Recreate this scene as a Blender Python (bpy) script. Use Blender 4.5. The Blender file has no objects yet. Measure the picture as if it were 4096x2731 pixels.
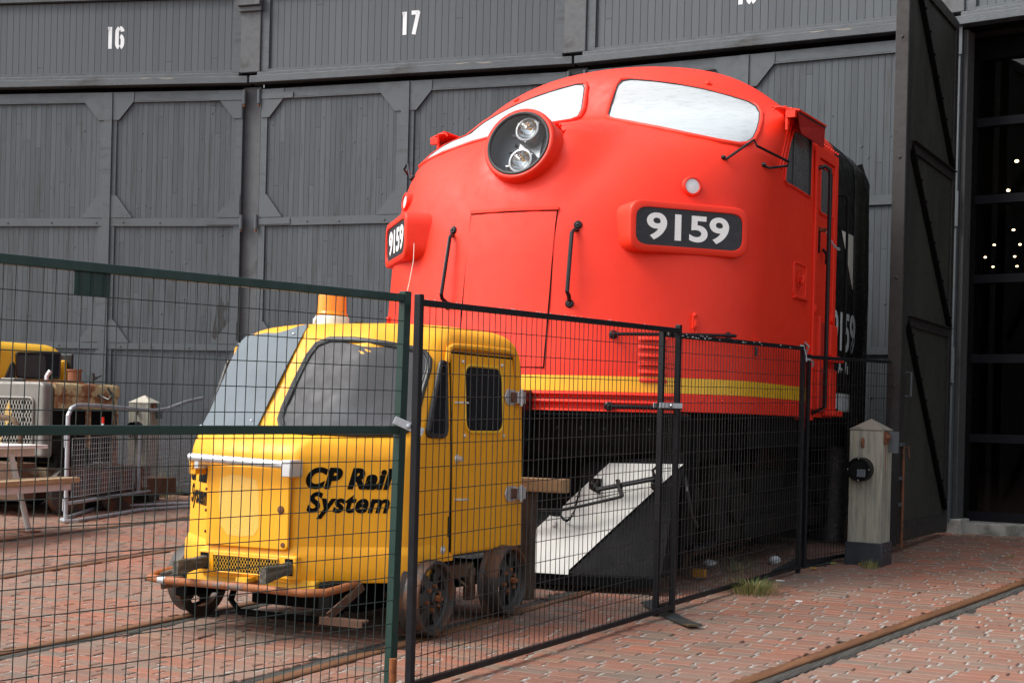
import bpy, math, random
from mathutils import Vector, Matrix
from mathutils.bvhtree import BVHTree
random.seed(11)
SC = bpy.context.scene
COL = SC.collection
V = Vector
pi = math.pi
# ------------------------------------------------------------------ camera (world: X across the tracks, Y along the middle track, Z up)
FPX, HY, RHO, TH = 5764.0, 1678.0, 0.025, math.radians(27.3)
EYE = V((4.59, 0.0, 1.14))
RW = V((math.cos(TH), math.sin(TH), 0)); FW = V((-math.sin(TH), math.cos(TH), 0)); UP = V((0, 0, 1))
cr = RW * math.cos(RHO) + UP * math.sin(RHO)
cu = UP * math.cos(RHO) - RW * math.sin(RHO)
cb = -FW
cam = bpy.data.cameras.new('camera'); camo = bpy.data.objects.new('camera', cam); COL.objects.link(camo)
camo.matrix_world = Matrix(((cr.x, cu.x, cb.x, EYE.x), (cr.y, cu.y, cb.y, EYE.y), (cr.z, cu.z, cb.z, EYE.z), (0, 0, 0, 1)))
cam.sensor_width = 36; cam.lens = FPX / 4096 * 36; cam.shift_y = (HY - 1365.5) / 4096
cam.clip_start = .05; cam.clip_end = 2000
SC.camera = camo
# survey helpers: turn a sighting (photo pixel) into a point on a known real plane
def ray(x, y):
    u = x - 2048; v = y - HY
    xp = u * math.cos(RHO) + v * math.sin(RHO); yp = -u * math.sin(RHO) + v * math.cos(RHO)
    return FW + RW * (xp / FPX) - UP * (yp / FPX)
def atX(x, y, X): r = ray(x, y); return EYE + r * ((X - EYE.x) / r.x)
def atY(x, y, Y): r = ray(x, y); return EYE + r * (Y / r.y)
def atZ(x, y, Z): r = ray(x, y); return EYE + r * ((Z - EYE.z) / r.z)
def atD(x, y, D): return EYE + ray(x, y) * D
SL = .0219
def gz(Y): return SL * (Y - 7)
def atG(x, y):
    r = ray(x, y); t = (-SL * 7 - EYE.z) / (r.z - SL * r.y); return EYE + r * t
def onpl(x, y, p0, n):
    r = ray(x, y); return EYE + r * ((p0 - EYE).dot(n) / r.dot(n))
# ------------------------------------------------------------------ mesh builder
class MB:
    def __init__(s): s.v = []; s.f = []; s.m = []; s.sm = []
    def add(s, vs, fs, m=0, sm=False):
        o = len(s.v); s.v += [tuple(p) for p in vs]
        for f in fs: s.f.append([i + o for i in f]); s.m.append(m); s.sm.append(sm)
        return s
    def box(s, c, d, R=None, m=0):
        c = V(c); vs = []
        for x in (-.5, .5):
            for y in (-.5, .5):
                for z in (-.5, .5):
                    p = V((x * d[0], y * d[1], z * d[2])); vs.append(c + (R @ p if R else p))
        return s.add(vs, [(0, 1, 3, 2), (4, 6, 7, 5), (0, 4, 5, 1), (2, 3, 7, 6), (0, 2, 6, 4), (1, 5, 7, 3)], m)
    def bx(s, x0, x1, y0, y1, z0, z1, m=0):
        return s.box(((x0 + x1) / 2, (y0 + y1) / 2, (z0 + z1) / 2), (abs(x1 - x0), abs(y1 - y0), abs(z1 - z0)), None, m)
    def bar(s, a, b, w, h, up=(0, 0, 1), m=0):
        a = V(a); b = V(b); d = (b - a); L = d.length; d.normalize(); u = V(up); u = (u - d * u.dot(d))
        if u.length < 1e-4: u = V((1, 0, 0)) - d * d.x
        u.normalize(); w_ = d.cross(u)
        R = Matrix((d, w_, u)).transposed()
        return s.box((a + b) / 2, (L, w, h), R, m)
    def tube(s, pts, r, n=8, m=0, closed=False, caps=True, sm=True):
        P = [V(p) for p in pts]; N = len(P); rings = []
        up = V((0, 0, 1))
        for i in range(N):
            a = P[i - 1] if (i > 0 or closed) else P[i]
            b = P[(i + 1) % N] if (i < N - 1 or closed) else P[i]
            d = (b - a).normalized()
            if abs(d.dot(up)) > .95: up = V((1, 0, 0)) if abs(d.x) < .9 else V((0, 1, 0))
            u = (up - d * up.dot(d)).normalized(); w = d.cross(u)
            up = u
            rr = r[i] if isinstance(r, (list, tuple)) else r
            rings.append([P[i] + (u * math.cos(2 * pi * k / n) + w * math.sin(2 * pi * k / n)) * rr for k in range(n)])
        vs = [p for q in rings for p in q]; fs = []
        for i in range(N - 1 + (1 if closed else 0)):
            j = (i + 1) % N
            for k in range(n): fs.append((i * n + k, i * n + (k + 1) % n, j * n + (k + 1) % n, j * n + k))
        s.add(vs, fs, m, sm)
        if caps and not closed:
            s.add(rings[0], [list(range(n))[::-1]], m); s.add(rings[-1], [list(range(n))], m)
        return s
    def lathe(s, prof, o, ax, n=32, m=0, sm=True, ref=None):
        o = V(o); ax = V(ax).normalized(); u = V(ref) if ref else (V((0, 0, 1)) if abs(ax.z) < .9 else V((1, 0, 0)))
        u = (u - ax * u.dot(ax)).normalized(); w = ax.cross(u); vs = []; fs = []
        for (r, h) in prof:
            for k in range(n):
                a = 2 * pi * k / n; vs.append(o + ax * h + (u * math.cos(a) + w * math.sin(a)) * r)
        for i in range(len(prof) - 1):
            for k in range(n): fs.append((i * n + k, (i + 1) * n + k, (i + 1) * n + (k + 1) % n, i * n + (k + 1) % n))
        return s.add(vs, fs, m, sm)
    def cyl(s, a, b, r, n=16, m=0):
        a = V(a); b = V(b); L = (b - a).length
        return s.lathe([(.0001, 0), (r, 0), (r, L), (.0001, L)], a, b - a, n, m, True)
    def ball(s, c, r, n=8, m=0, sq=1.0, ax=(0, 0, 1)):
        k = max(4, n // 2); prof = [(max(r * math.sin(pi * i / k), 1e-4), -r * sq * math.cos(pi * i / k)) for i in range(k + 1)]
        return s.lathe(prof, c, ax, n, m)
    def prism(s, poly, o, u, v, w, m=0):
        """poly in (u,v); extruded from o by vector w"""
        o = V(o); u = V(u); v = V(v); w = V(w); n = len(poly)
        A = [o + u * a + v * b for a, b in poly]; B = [p + w for p in A]
        fs = [list(range(n))[::-1], list(range(n, 2 * n))] + [(i, (i + 1) % n, n + (i + 1) % n, n + i) for i in range(n)]
        return s.add(A + B, fs, m)
    def grid(s, rows, m=0, sm=True, closed=False, flip=False):
        nr = len(rows); nc = len(rows[0]); vs = [p for r in rows for p in r]; fs = []
        for i in range(nr - 1):
            for j in range(nc if closed else nc - 1):
                q = (i * nc + j, i * nc + (j + 1) % nc, (i + 1) * nc + (j + 1) % nc, (i + 1) * nc + j)
                fs.append(q[::-1] if flip else q)
        return s.add(vs, fs, m, sm)
    def build(s, name, mats, parent=None, bevel=0, seg=2, ang=35, local=False):
        me = bpy.data.meshes.new(name); me.from_pydata(s.v, [], s.f)
        if not isinstance(mats, (list, tuple)): mats = [mats]
        for q in mats: me.materials.append(q)
        me.polygons.foreach_set('material_index', s.m); me.polygons.foreach_set('use_smooth', s.sm)
        me.validate(); me.update()
        if any(s.sm): me.set_sharp_from_angle(angle=math.radians(ang))
        o = bpy.data.objects.new(name, me); COL.objects.link(o)
        if parent is not None:
            o.parent = parent
            if not local and parent.parent is None: o.matrix_parent_inverse = parent.matrix_basis.inverted()
        if bevel:
            b = o.modifiers.new('bevel', 'BEVEL'); b.width = bevel; b.segments = seg; b.limit_method = 'ANGLE'; b.angle_limit = math.radians(40)
            b.harden_normals = False
        return o
def tag(o, label=None, cat=None, group=None, kind=None):
    if label: o['label'] = label
    if cat: o['category'] = cat
    if group: o['group'] = group
    if kind: o['kind'] = kind
    return o
def thing(name, label, cat, loc=(0, 0, 0), rz=0, group=None):
    o = bpy.data.objects.new(name, None); COL.objects.link(o); o.location = loc; o.rotation_euler = (0, 0, rz); o.empty_display_size = .2
    return tag(o, label, cat, group)
def copy_tree(o, parent=None):
    c = o.copy(); COL.objects.link(c)
    if parent is not None: c.parent = parent
    for ch in [q for q in bpy.data.objects if q.parent == o]: copy_tree(ch, c)
    return c
def arc_round(poly, r, n=4, closed=True):
    out = []; N = len(poly)
    for i in range(N):
        p = V((poly[i][0], poly[i][1])); a = V((poly[i - 1][0], poly[i - 1][1])); b = V((poly[(i + 1) % N][0], poly[(i + 1) % N][1]))
        rr = r[i] if isinstance(r, (list, tuple)) else r
        if rr <= 0: out += [(p.x, p.y)] * 1; continue
        da = (a - p); db = (b - p); t = min(rr, da.length * .49, db.length * .49)
        A = p + da.normalized() * t; B = p + db.normalized() * t
        for k in range(n + 1):
            q = k / n; out.append(tuple(A * (1 - q) ** 2 + p * 2 * q * (1 - q) + B * q * q))
    return out
def text_poly(txt, width, height, extr=.002, off=.0, shear=0, space=1.0, squash=None):
    cu_ = bpy.data.curves.new('t', 'FONT'); cu_.body = txt; cu_.size = 1; cu_.offset = off; cu_.shear = shear; cu_.space_character = space
    cu_.extrude = .01; cu_.resolution_u = 6
    ob = bpy.data.objects.new('t', cu_); COL.objects.link(ob)
    dg = bpy.context.evaluated_depsgraph_get(); me = bpy.data.meshes.new_from_object(ob.evaluated_get(dg))
    vs = [v.co.copy() for v in me.vertices]; fs = [list(p.vertices) for p in me.polygons if extr or p.normal.z > .5]
    bpy.data.objects.remove(ob); bpy.data.meshes.remove(me)
    x0 = min(v.x for v in vs); x1 = max(v.x for v in vs); y0 = min(v.y for v in vs); y1 = max(v.y for v in vs)
    return [((v.x - x0) / (x1 - x0) * width, (v.y - y0) / (y1 - y0) * height, (v.z + .01) / .02 * extr) for v in vs], fs
def text_on(mb, tp, o, u, v, n, m=0):
    vs, fs = tp; o = V(o); u = V(u); v = V(v); n = V(n)
    return mb.add([o + u * a + v * b + n * c for a, b, c in vs], fs, m)
def pchip(t):
    z = [a for a, b in t]; v = [b for a, b in t]; h = [z[i + 1] - z[i] for i in range(len(z) - 1)]; d = [(v[i + 1] - v[i]) / h[i] for i in range(len(h))]
    m = [d[0]] + [0] * (len(z) - 2) + [d[-1]]
    for i in range(1, len(z) - 1):
        if d[i - 1] * d[i] > 0:
            w1 = 2 * h[i] + h[i - 1]; w2 = h[i] + 2 * h[i - 1]; m[i] = (w1 + w2) / (w1 / d[i - 1] + w2 / d[i])
    def fn(x):
        x = min(max(x, z[0]), z[-1]); i = 0
        while i < len(h) - 1 and x > z[i + 1]: i += 1
        t_ = (x - z[i]) / h[i]
        return (2 * t_**3 - 3 * t_**2 + 1) * v[i] + (t_**3 - 2 * t_**2 + t_) * h[i] * m[i] + (-2 * t_**3 + 3 * t_**2) * v[i + 1] + (t_**3 - t_**2) * h[i] * m[i + 1]
    return fn
def bvh_of(mb): return BVHTree.FromPolygons([V(p) for p in mb.v], mb.f)
def hit(bvh, x, y):
    for k in range(0, 60):      # a sighting just past the silhouette slides back on to the body
        for dx, dy in ((0, 0),) if k == 0 else ((k, 0), (-k, 0), (0, k), (0, -k), (k, k), (-k, k)):
            loc, n, i, d = bvh.ray_cast(EYE, ray(x + dx, y + dy).normalized())
            if loc is not None: break
        if loc is not None: break
    if loc is None: return None, None
    if n.dot(ray(x, y)) > 0: n = -n
    return loc, n
def patch(bvh, poly, off, mb, m=0, rows=8, cols=8, mirror=False):
    """surface sheet over a (convex) outline sighted on a curved body, lifted by off along the body's normal"""
    y0 = min(p[1] for p in poly); y1 = max(p[1] for p in poly); R = []
    for i in range(rows + 1):
        y = y0 + (y1 - y0) * (i / rows) * .9996 + (y1 - y0) * .0002; xs = []
        for k in range(len(poly)):
            a = poly[k]; b = poly[(k + 1) % len(poly)]
            if (a[1] - y) * (b[1] - y) < 0: xs.append(a[0] + (b[0] - a[0]) * (y - a[1]) / (b[1] - a[1]))
        if len(xs) < 2: continue
        r = []
        for j in range(cols + 1):
            p, n = hit(bvh, min(xs) + (max(xs) - min(xs)) * j / cols, y)
            if p is None: r = None; break
            q = p + n * off
            r.append(V((-q.x, q.y, q.z)) if mirror else q)
        if r: R.append(r)
    mb.grid(R, m); return R
def outline(bvh, poly, off, mirror=False):
    out = []
    for x, y in poly:
        p, n = hit(bvh, x, y)
        if p is None: continue
        q = p + n * off; out.append(V((-q.x, q.y, q.z)) if mirror else q)
    return out
# ------------------------------------------------------------------ materials
def newmat(name):
    m = bpy.data.materials.new(name); m.use_nodes = True; nt = m.node_tree; b = nt.nodes['Principled BSDF']; return m, nt, b
def N(nt, typ, **kw):
    n = nt.nodes.new(typ)
    for k, v in kw.items(): setattr(n, k, v)
    return n
def math_(nt, op, a, b=None, clamp=False):
    n = N(nt, 'ShaderNodeMath', operation=op); n.use_clamp = clamp
    for i, q in enumerate((a, b)):
        if q is None: continue
        if isinstance(q, (int, float)): n.inputs[i].default_value = q
        else: nt.links.new(q, n.inputs[i])
    return n.outputs[0]
def noise(nt, coord, scale, detail=5, rough=.55, stretch=None):
    if stretch:
        mp = N(nt, 'ShaderNodeMapping'); mp.inputs['Scale'].default_value = stretch; nt.links.new(coord, mp.inputs[0]); coord = mp.outputs[0]
    n = N(nt, 'ShaderNodeTexNoise'); n.inputs['Scale'].default_value = scale; n.inputs['Detail'].default_value = detail; n.inputs['Roughness'].default_value = rough
    nt.links.new(coord, n.inputs['Vector']); return n.outputs['Fac']
def ramp(nt, f, lo, hi):
    n = N(nt, 'ShaderNodeMapRange'); n.interpolation_type = 'SMOOTHSTEP'
    nt.links.new(f, n.inputs[0]); n.inputs[1].default_value = lo; n.inputs[2].default_value = hi; return n.outputs[0]
def mix(nt, f, a, b, mode='MIX'):
    n = N(nt, 'ShaderNodeMix', data_type='RGBA', blend_type=mode)
    if isinstance(f, (int, float)): n.inputs[0].default_value = f
    else: nt.links.new(f, n.inputs[0])
    for i, q in ((6, a), (7, b)):
        if isinstance(q, tuple): n.inputs[i].default_value = (*q, 1) if len(q) == 3 else q
        else: nt.links.new(q, n.inputs[i])
    return n.outputs[2]
def bumpn(nt, b, h, st, dist=.01):
    n = N(nt, 'ShaderNodeBump'); n.inputs['Strength'].default_value = st; n.inputs['Distance'].default_value = dist
    nt.links.new(h, n.inputs['Height']); nt.links.new(n.outputs[0], b.inputs['Normal'])
def pm(name, c1, c2=None, sc=6, lo=.45, hi=.65, rough=.5, metal=0, bump=0, bsc=80, stretch=None, spec=.5, coat=0, c3=None, sc3=30, lo3=.6, hi3=.7, rvar=.12, vary=.0):
    m, nt, b = newmat(name); tc = N(nt, 'ShaderNodeTexCoord').outputs['Object']
    col = c1
    if c2:
        f = ramp(nt, noise(nt, tc, sc, 7, .62, stretch), lo, hi); col = mix(nt, f, c1, c2)
    if c3:
        f3 = ramp(nt, noise(nt, tc, sc3, 6, .6, stretch), lo3, hi3); col = mix(nt, f3, col, c3)
    if vary:
        f4 = noise(nt, tc, 2.3, 4); g = math_(nt, 'MULTIPLY_ADD', f4, vary * 2); nt.nodes[-1].inputs[2].default_value = 1 - vary
        cc = N(nt, 'ShaderNodeCombineColor'); [nt.links.new(g, cc.inputs[i]) for i in range(3)]
        col = mix(nt, 1.0, col, cc.outputs[0], 'MULTIPLY')
    if isinstance(col, tuple): b.inputs['Base Color'].default_value = (*col, 1)
    else: nt.links.new(col, b.inputs['Base Color'])
    rn = noise(nt, tc, 14, 5); rr = N(nt, 'ShaderNodeMapRange'); nt.links.new(rn, rr.inputs[0]); rr.inputs[1].default_value = .3; rr.inputs[2].default_value = .7
    rr.inputs[3].default_value = max(rough - rvar, .02); rr.inputs[4].default_value = min(rough + rvar, 1); nt.links.new(rr.outputs[0], b.inputs['Roughness'])
    b.inputs['Metallic'].default_value = metal; b.inputs['Specular IOR Level'].default_value = spec; b.inputs['Coat Weight'].default_value = coat; b.inputs['Coat Roughness'].default_value = .12
    if bump: bumpn(nt, b, noise(nt, tc, bsc, 6, .6, stretch), bump, .01)
    return m
def plank(name, w, base, dark, var=.16, groove=.06, bump=.5, patchy=.55, streak=1.0, blen=9.0):
    """vertical tongue-and-groove boards along the object's own X axis"""
    m, nt, b = newmat(name); tc0 = N(nt, 'ShaderNodeTexCoord').outputs['Object']
    oi = N(nt, 'ShaderNodeObjectInfo'); ra = math_(nt, 'FLOOR', math_(nt, 'MULTIPLY', oi.outputs['Random'], 400.0)); ofs = N(nt, 'ShaderNodeCombineXYZ'); nt.links.new(math_(nt, 'MULTIPLY', ra, w), ofs.inputs[0]); nt.links.new(math_(nt, 'MULTIPLY', ra, .37), ofs.inputs[2])
    va = N(nt, 'ShaderNodeVectorMath', operation='ADD'); nt.links.new(tc0, va.inputs[0]); nt.links.new(ofs.outputs[0], va.inputs[1]); tc = va.outputs[0]
    sx = N(nt, 'ShaderNodeSeparateXYZ'); nt.links.new(tc, sx.inputs[0])
    X = math_(nt, 'DIVIDE', sx.outputs[0], w); fl = math_(nt, 'FLOOR', X); fr = math_(nt, 'SUBTRACT', X, fl)
    ed = math_(nt, 'MINIMUM', fr, math_(nt, 'SUBTRACT', 1.0, fr)); gr = ramp(nt, ed, 0.0, groove)
    # butt joints: each board is made of lengths
    wn = N(nt, 'ShaderNodeTexWhiteNoise', noise_dimensions='1D'); nt.links.new(fl, wn.inputs['W'])
    zz = math_(nt, 'ADD', math_(nt, 'DIVIDE', sx.outputs[2], blen), math_(nt, 'MULTIPLY', wn.outputs[0], 7.0)); zf = math_(nt, 'FLOOR', zz)
    cv = N(nt, 'ShaderNodeCombineXYZ'); nt.links.new(fl, cv.inputs[0]); nt.links.new(zf, cv.inputs[1])
    w2 = N(nt, 'ShaderNodeTexWhiteNoise', noise_dimensions='2D'); nt.links.new(cv.outputs[0], w2.inputs['Vector'])
    zfr = math_(nt, 'SUBTRACT', zz, zf); jo = ramp(nt, math_(nt, 'MINIMUM', zfr, math_(nt, 'SUBTRACT', 1.0, zfr)), 0, .004 / blen)
    g = math_(nt, 'MULTIPLY_ADD', w2.outputs[0], 2 * var); nt.nodes[-1].inputs[2].default_value = 1 - var
    cc = N(nt, 'ShaderNodeCombineColor'); [nt.links.new(g, cc.inputs[i]) for i in range(3)]
    st = ramp(nt, noise(nt, tc, 3.2, 8, .68, (7, 7, .45)), patchy, patchy + .17)
    col = mix(nt, math_(nt, 'MULTIPLY', st, streak), base, dark); col = mix(nt, 1.0, col, cc.outputs[0], 'MULTIPLY')
    fine = ramp(nt, noise(nt, tc, 9, 6, .7, (14, 14, .6)), .6, .72); col = mix(nt, math_(nt, 'MULTIPLY', fine, .35), col, (dark[0] * .6, dark[1] * .6, dark[2] * .6))
    gm = math_(nt, 'MULTIPLY', gr, jo)
    col = mix(nt, gm, (dark[0] * .3, dark[1] * .3, dark[2] * .3), col)
    nt.links.new(col, b.inputs['Base Color']); b.inputs['Roughness'].default_value = .62; b.inputs['Specular IOR Level'].default_value = .35
    h = math_(nt, 'ADD', gm, math_(nt, 'MULTIPLY', noise(nt, tc, 12, 5, .6, (10, 10, .5)), .25)); h = math_(nt, 'ADD', h, math_(nt, 'MULTIPLY', w2.outputs[0], .3))
    bumpn(nt, b, h, bump, .006); return m
WALL_B = (.064, .075, .084); WALL_D = (.040, .043, .044)
M = {}
M['door_planks'] = plank('grey painted door boards', .066, WALL_B, WALL_D, .13, .06, .45, .5, .8, 3.6)
M['transom_planks'] = plank('grey painted transom boards', .083, (.078, .091, .101), (.056, .064, .069), .07, .06, .6, .6, .6)
M['wall_trim'] = pm('grey painted timber', (.066, .078, .087), (.05, .054, .058), 2.5, .5, .72, .6, bump=.25, bsc=30, stretch=(1, 1, 6), c3=(.12, .115, .1), sc3=7, lo3=.72, hi3=.76)
M['lintel'] = pm('worn grey lintel paint', (.070, .081, .09), (.036, .038, .038), 1.6, .52, .66, .6, bump=.4, bsc=30, stretch=(.7, .7, 6), c3=(.19, .175, .145), sc3=2.6, lo3=.66, hi3=.7)
M['wall_iron'] = pm('grey painted plate', (.066, .078, .086), (.054, .06, .065), 4, .5, .7, .5, bump=.1, bsc=60)
M['column'] = pm('grey painted post', (.078, .084, .09), (.045, .046, .046), 3, .55, .7, .65, bump=.35, bsc=22)
M['rust'] = pm('rust', (.16, .055, .022), (.07, .03, .018), 9, .4, .65, .75, .1, .35, 60, c3=(.28, .10, .03), sc3=22, lo3=.58, hi3=.7)
M['opendoor'] = pm('dark weathered door sheet', (.030, .031, .025), (.017, .018, .014), 3, .4, .7, .65, bump=.15, bsc=40, stretch=(1, 1, .3))
M['opendoor_edge'] = pm('door edge paint', (.017, .016, .0145), (.014, .009, .008), 5, .5, .7, .6, bump=.2, bsc=50)
M['jamb'] = pm('jamb paint', (.045, .046, .046), (.028, .028, .026), 4, .5, .68, .65, bump=.4, bsc=40, stretch=(1, 1, .3))
M['mullion'] = pm('dark mullion', (.007, .007, .010), None, rough=.5, spec=.2)
M['yel_wood'] = pm('amber painted timber', (.36, .16, .015), (.2, .09, .02), 14, .5, .7, .7)
M['interior'] = pm('dark interior', (.006, .006, .0055), None, rough=.9)
M['concrete'] = pm('concrete', (.30, .29, .26), (.12, .12, .10), 5, .45, .7, .85, bump=.4, bsc=40)
M['concrete2'] = pm('ochre concrete ledge', (.27, .20, .13), (.13, .12, .08), 6, .5, .7, .85, bump=.4, bsc=30)
M['white_paint'] = pm('white stencil paint', (.72, .75, .76), (.62, .65, .66), 8, .5, .7, .6)
M['plough_white'] = pm('plough white paint', (.66, .66, .62), (.60, .58, .50), 5, .55, .75, .5, c3=(.42, .34, .20), sc3=5, lo3=.72, hi3=.78, bump=.1, bsc=30)
M['red'] = pm('red locomotive paint', (.80, .030, .008), (.75, .025, .007), 2.2, .4, .7, .54, bump=.16, bsc=3.2, spec=.36, rvar=.08, c3=(.50, .022, .010), sc3=34, lo3=.73, hi3=.80)
M['red_dull'] = pm('dull red paint', (.42, .018, .012), None, rough=.5)
M['yel_stripe'] = pm('yellow stripe paint', (.80, .47, .012), (.74, .41, .012), 4, .45, .7, .42, coat=.1)
M['black_gloss'] = pm('black gloss paint', (.006, .006, .008), None, rough=.3, bump=.06, bsc=40, spec=.35)
M['black_matt'] = pm('sooty black', (.002, .002, .002), (.004, .0035, .003), 6, .45, .7, .8, bump=.2, bsc=40, spec=.15)
M['black_semi'] = pm('black body paint', (.0032, .0032, .0036), None, rough=.45, spec=.15)
M['tarp'] = pm('black tarpaulin', (.013, .013, .014), None, rough=.32, bump=.3, bsc=12)
M['truck'] = pm('greasy truck casting', (.009, .0085, .007), (.022, .012, .008), 7, .52, .68, .8, bump=.3, bsc=50, spec=.2)
M['white_board'] = pm('white painted plywood', (.41, .445, .46), (.35, .385, .40), 9, .5, .62, .6, bump=.4, bsc=26, stretch=(1, 1, 9), c3=(.25, .235, .20), sc3=14, lo3=.66, hi3=.70, spec=.3)
M['nplate'] = pm('black painted board', (.016, .018, .022), (.028, .03, .035), 12, .5, .7, .5, bump=.3, bsc=40, stretch=(1, 1, 6))
M['num_white'] = pm('off white numerals', (.90, .90, .87), (.84, .83, .78), 14, .55, .7, .55)
M['lens_white'] = pm('milky lens', (.62, .66, .66), None, rough=.3)
M['silver'] = pm('aluminium housing', (.34, .34, .34), (.24, .24, .23), 30, .5, .7, .38, .75)
M['reflector'] = pm('lamp reflector', (.78, .77, .73), None, rough=.12, metal=1, rvar=.03)
M['amber_bit'] = pm('amber bulb', (.55, .24, .02), None, rough=.25)
M['lampback'] = pm('grey lamp interior', (.075, .09, .11), None, rough=.5)
M['rubber'] = pm('black rubber', (.016, .017, .017), (.035, .036, .036), 40, .5, .7, .45)
M['sidepane'] = pm('grey board behind side pane', (.085, .088, .092), (.05, .052, .055), 4, .45, .7, .22, stretch=(1, 1, .4))
M['yellow'] = pm('yellow rail car paint', (.82, .365, .008), (.77, .325, .007), 3, .45, .7, .52, bump=.05, bsc=12, spec=.4, c3=(.36, .22, .05), sc3=11, lo3=.74, hi3=.78)
M['yellow_old'] = pm('old yellow paint', (.74, .42, .03), (.68, .36, .02), 3, .45, .7, .4, c3=(.25, .13, .05), sc3=9, lo3=.72, hi3=.77)
M['yel_patch'] = pm('pale repainted patch', (.78, .45, .085), None, rough=.25)
M['greyboard'] = pm('grey panel board', (.125, .150, .168), (.112, .136, .152), 3, .4, .7, .65, rvar=.05, spec=.25)
M['plough_black'] = pm('plough black paint', (.0028, .0032, .0042), (.006, .0065, .008), 8, .5, .7, .5, bump=.2, bsc=60, spec=.10)
M['darkpane'] = pm('scratched dark pane', (.056, .056, .060), (.082, .085, .092), 2.2, .52, .72, .6, c3=(.16, .165, .18), sc3=6, lo3=.7, hi3=.8, spec=.25)
M['blackpane'] = pm('black pane', (.012, .013, .016), None, rough=.14, rvar=.05)
M['letter'] = pm('black lettering', (.003, .003, .003), None, rough=.7, spec=.08)
M['amber'] = pm('amber plastic dome', (.85, .26, .012), None, rough=.22)
M['offwhite'] = pm('off white plastic', (.70, .69, .62), (.6, .58, .5), 9, .55, .7, .5)
M['alu'] = pm('bare aluminium', (.62, .63, .64), (.5, .5, .5), 20, .5, .7, .38, .6)
M['oldwood'] = pm('weathered dark timber', (.055, .05, .038), (.14, .125, .095), 6, .45, .62, .85, bump=.8, bsc=25, stretch=(5, .7, 5))
M['wheel'] = pm('rusty wheel', (.045, .040, .036), (.13, .055, .025), 7, .46, .6, .55, .25, .3, 60)
M['wheelface'] = pm('dark wheel web', (.045, .045, .043), (.10, .05, .028), 9, .52, .66, .5, .3, .2, 60)
M['pipe_rust'] = pm('orange rusted pipe', (.27, .085, .022), (.14, .11, .10), 8, .56, .66, .7, .1, .3, 60, c3=(.13, .04, .015), sc3=26, lo3=.56, hi3=.66)
M['green'] = pm('dark green powder coat', (.005, .028, .021), (.008, .033, .026), 9, .5, .7, .42, spec=.35, c3=(.05, .09, .075), sc3=20, lo3=.72, hi3=.76)
M['green_wire'] = pm('green wire', (.016, .027, .024), (.012, .023, .02), 30, .5, .7, .5, spec=.35)
M['blackf'] = pm('black fence steel', (.005, .0055, .008), (.009, .009, .011), 8, .5, .7, .45, spec=.3, c3=(.12, .045, .02), sc3=12, lo3=.70, hi3=.74)
M['black_wire'] = pm('black wire', (.012, .012, .012), (.02, .017, .014), 30, .5, .7, .55, spec=.3)
M['galv'] = pm('galvanised steel', (.50, .53, .56), (.38, .40, .42), 14, .4, .68, .45, .65, .08, 40)
M['timber'] = pm('weathered bollard timber', (.30, .29, .23), (.20, .195, .165), 4, .42, .62, .85, bump=.5, bsc=18, stretch=(9, 9, .8), c3=(.24, .235, .12), sc3=3, lo3=.6, hi3=.72)
M['timber_cap'] = pm('pale timber cap', (.42, .40, .33), (.30, .28, .22), 9, .5, .66, .8, bump=.4, bsc=30)
M['timber_cap_dark'] = pm('brown timber cap', (.21, .19, .15), (.13, .115, .09), 9, .5, .66, .8, bump=.4, bsc=30)
M['bollard_shoe'] = pm('painted steel shoe', (.022, .026, .034), (.03, .036, .046), 6, .5, .7, .4)
M['newwood'] = pm('sawn timber', (.34, .21, .10), (.26, .155, .075), 5, .45, .65, .75, bump=.4, bsc=30, stretch=(.7, 6, 6))
M['darkwood'] = pm('dark block timber', (.07, .04, .022), (.04, .026, .018), 6, .45, .65, .85, bump=.5, bsc=30)
M['bench_wood'] = pm('bench plank', (.42, .30, .17), (.34, .235, .13), 5, .45, .65, .7, bump=.25, bsc=30, stretch=(6, .7, 6))
M['white_metal'] = pm('chipped white steel', (.60, .61, .59), (.5, .5, .47), 8, .5, .7, .5, c3=(.20, .08, .03), sc3=12, lo3=.66, hi3=.72)
M['table_white'] = pm('white table top', (.80, .80, .77), None, rough=.45)
M['radiator'] = pm('bare grey radiator shell', (.20, .19, .17), (.14, .13, .115), 4, .45, .7, .5, .3)
M['rusty_hood'] = pm('flaking cream and rust hood', (.40, .33, .17), (.19, .075, .03), 7, .42, .56, .75, bump=.25, bsc=60, c3=(.09, .05, .03), sc3=18, lo3=.62, hi3=.7)
M['rusty_top'] = pm('rusted hood top', (.24, .085, .035), (.15, .06, .03), 8, .45, .65, .75, .0, .2, 50)
M['rusty_frame'] = pm('rust brown frame', (.09, .042, .022), (.16, .12, .07), 5, .52, .66, .8, bump=.3, bsc=40)
M['rail_rust'] = pm('rail head rust', (.135, .060, .028), (.19, .09, .04), 5, .45, .65, .6, .25, .15, 60, stretch=(3, .3, 1))
M['rail_wood'] = pm('flangeway timber', (.075, .070, .060), (.030, .028, .025), 6, .42, .6, .85, bump=.9, bsc=10, stretch=(22, .5, 3))
M['leaf'] = pm('yellow leaf', (.40, .22, .03), (.3, .17, .03), 20, .5, .6, .6)
M['leaf_green'] = pm('green leaf', (.16, .2, .03), None, rough=.6)
M['grass'] = pm('grass blades', (.075, .13, .022), (.17, .16, .045), 9, .5, .65, .6)
M['grass_dry'] = pm('dry grass', (.32, .23, .09), (.18, .17, .05), 9, .5, .65, .7)
M['stone'] = pm('pale stone', (.55, .57, .57), (.4, .42, .42), 12, .5, .7, .8)
M['plate_steel'] = pm('mill scale base plate', (.045, .055, .058), (.12, .09, .045), 7, .52, .66, .45, .4, .1, 40)
M['glass_teal'] = pm('teal curtain wall', (.10, .20, .21), None, rough=.2)
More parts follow.
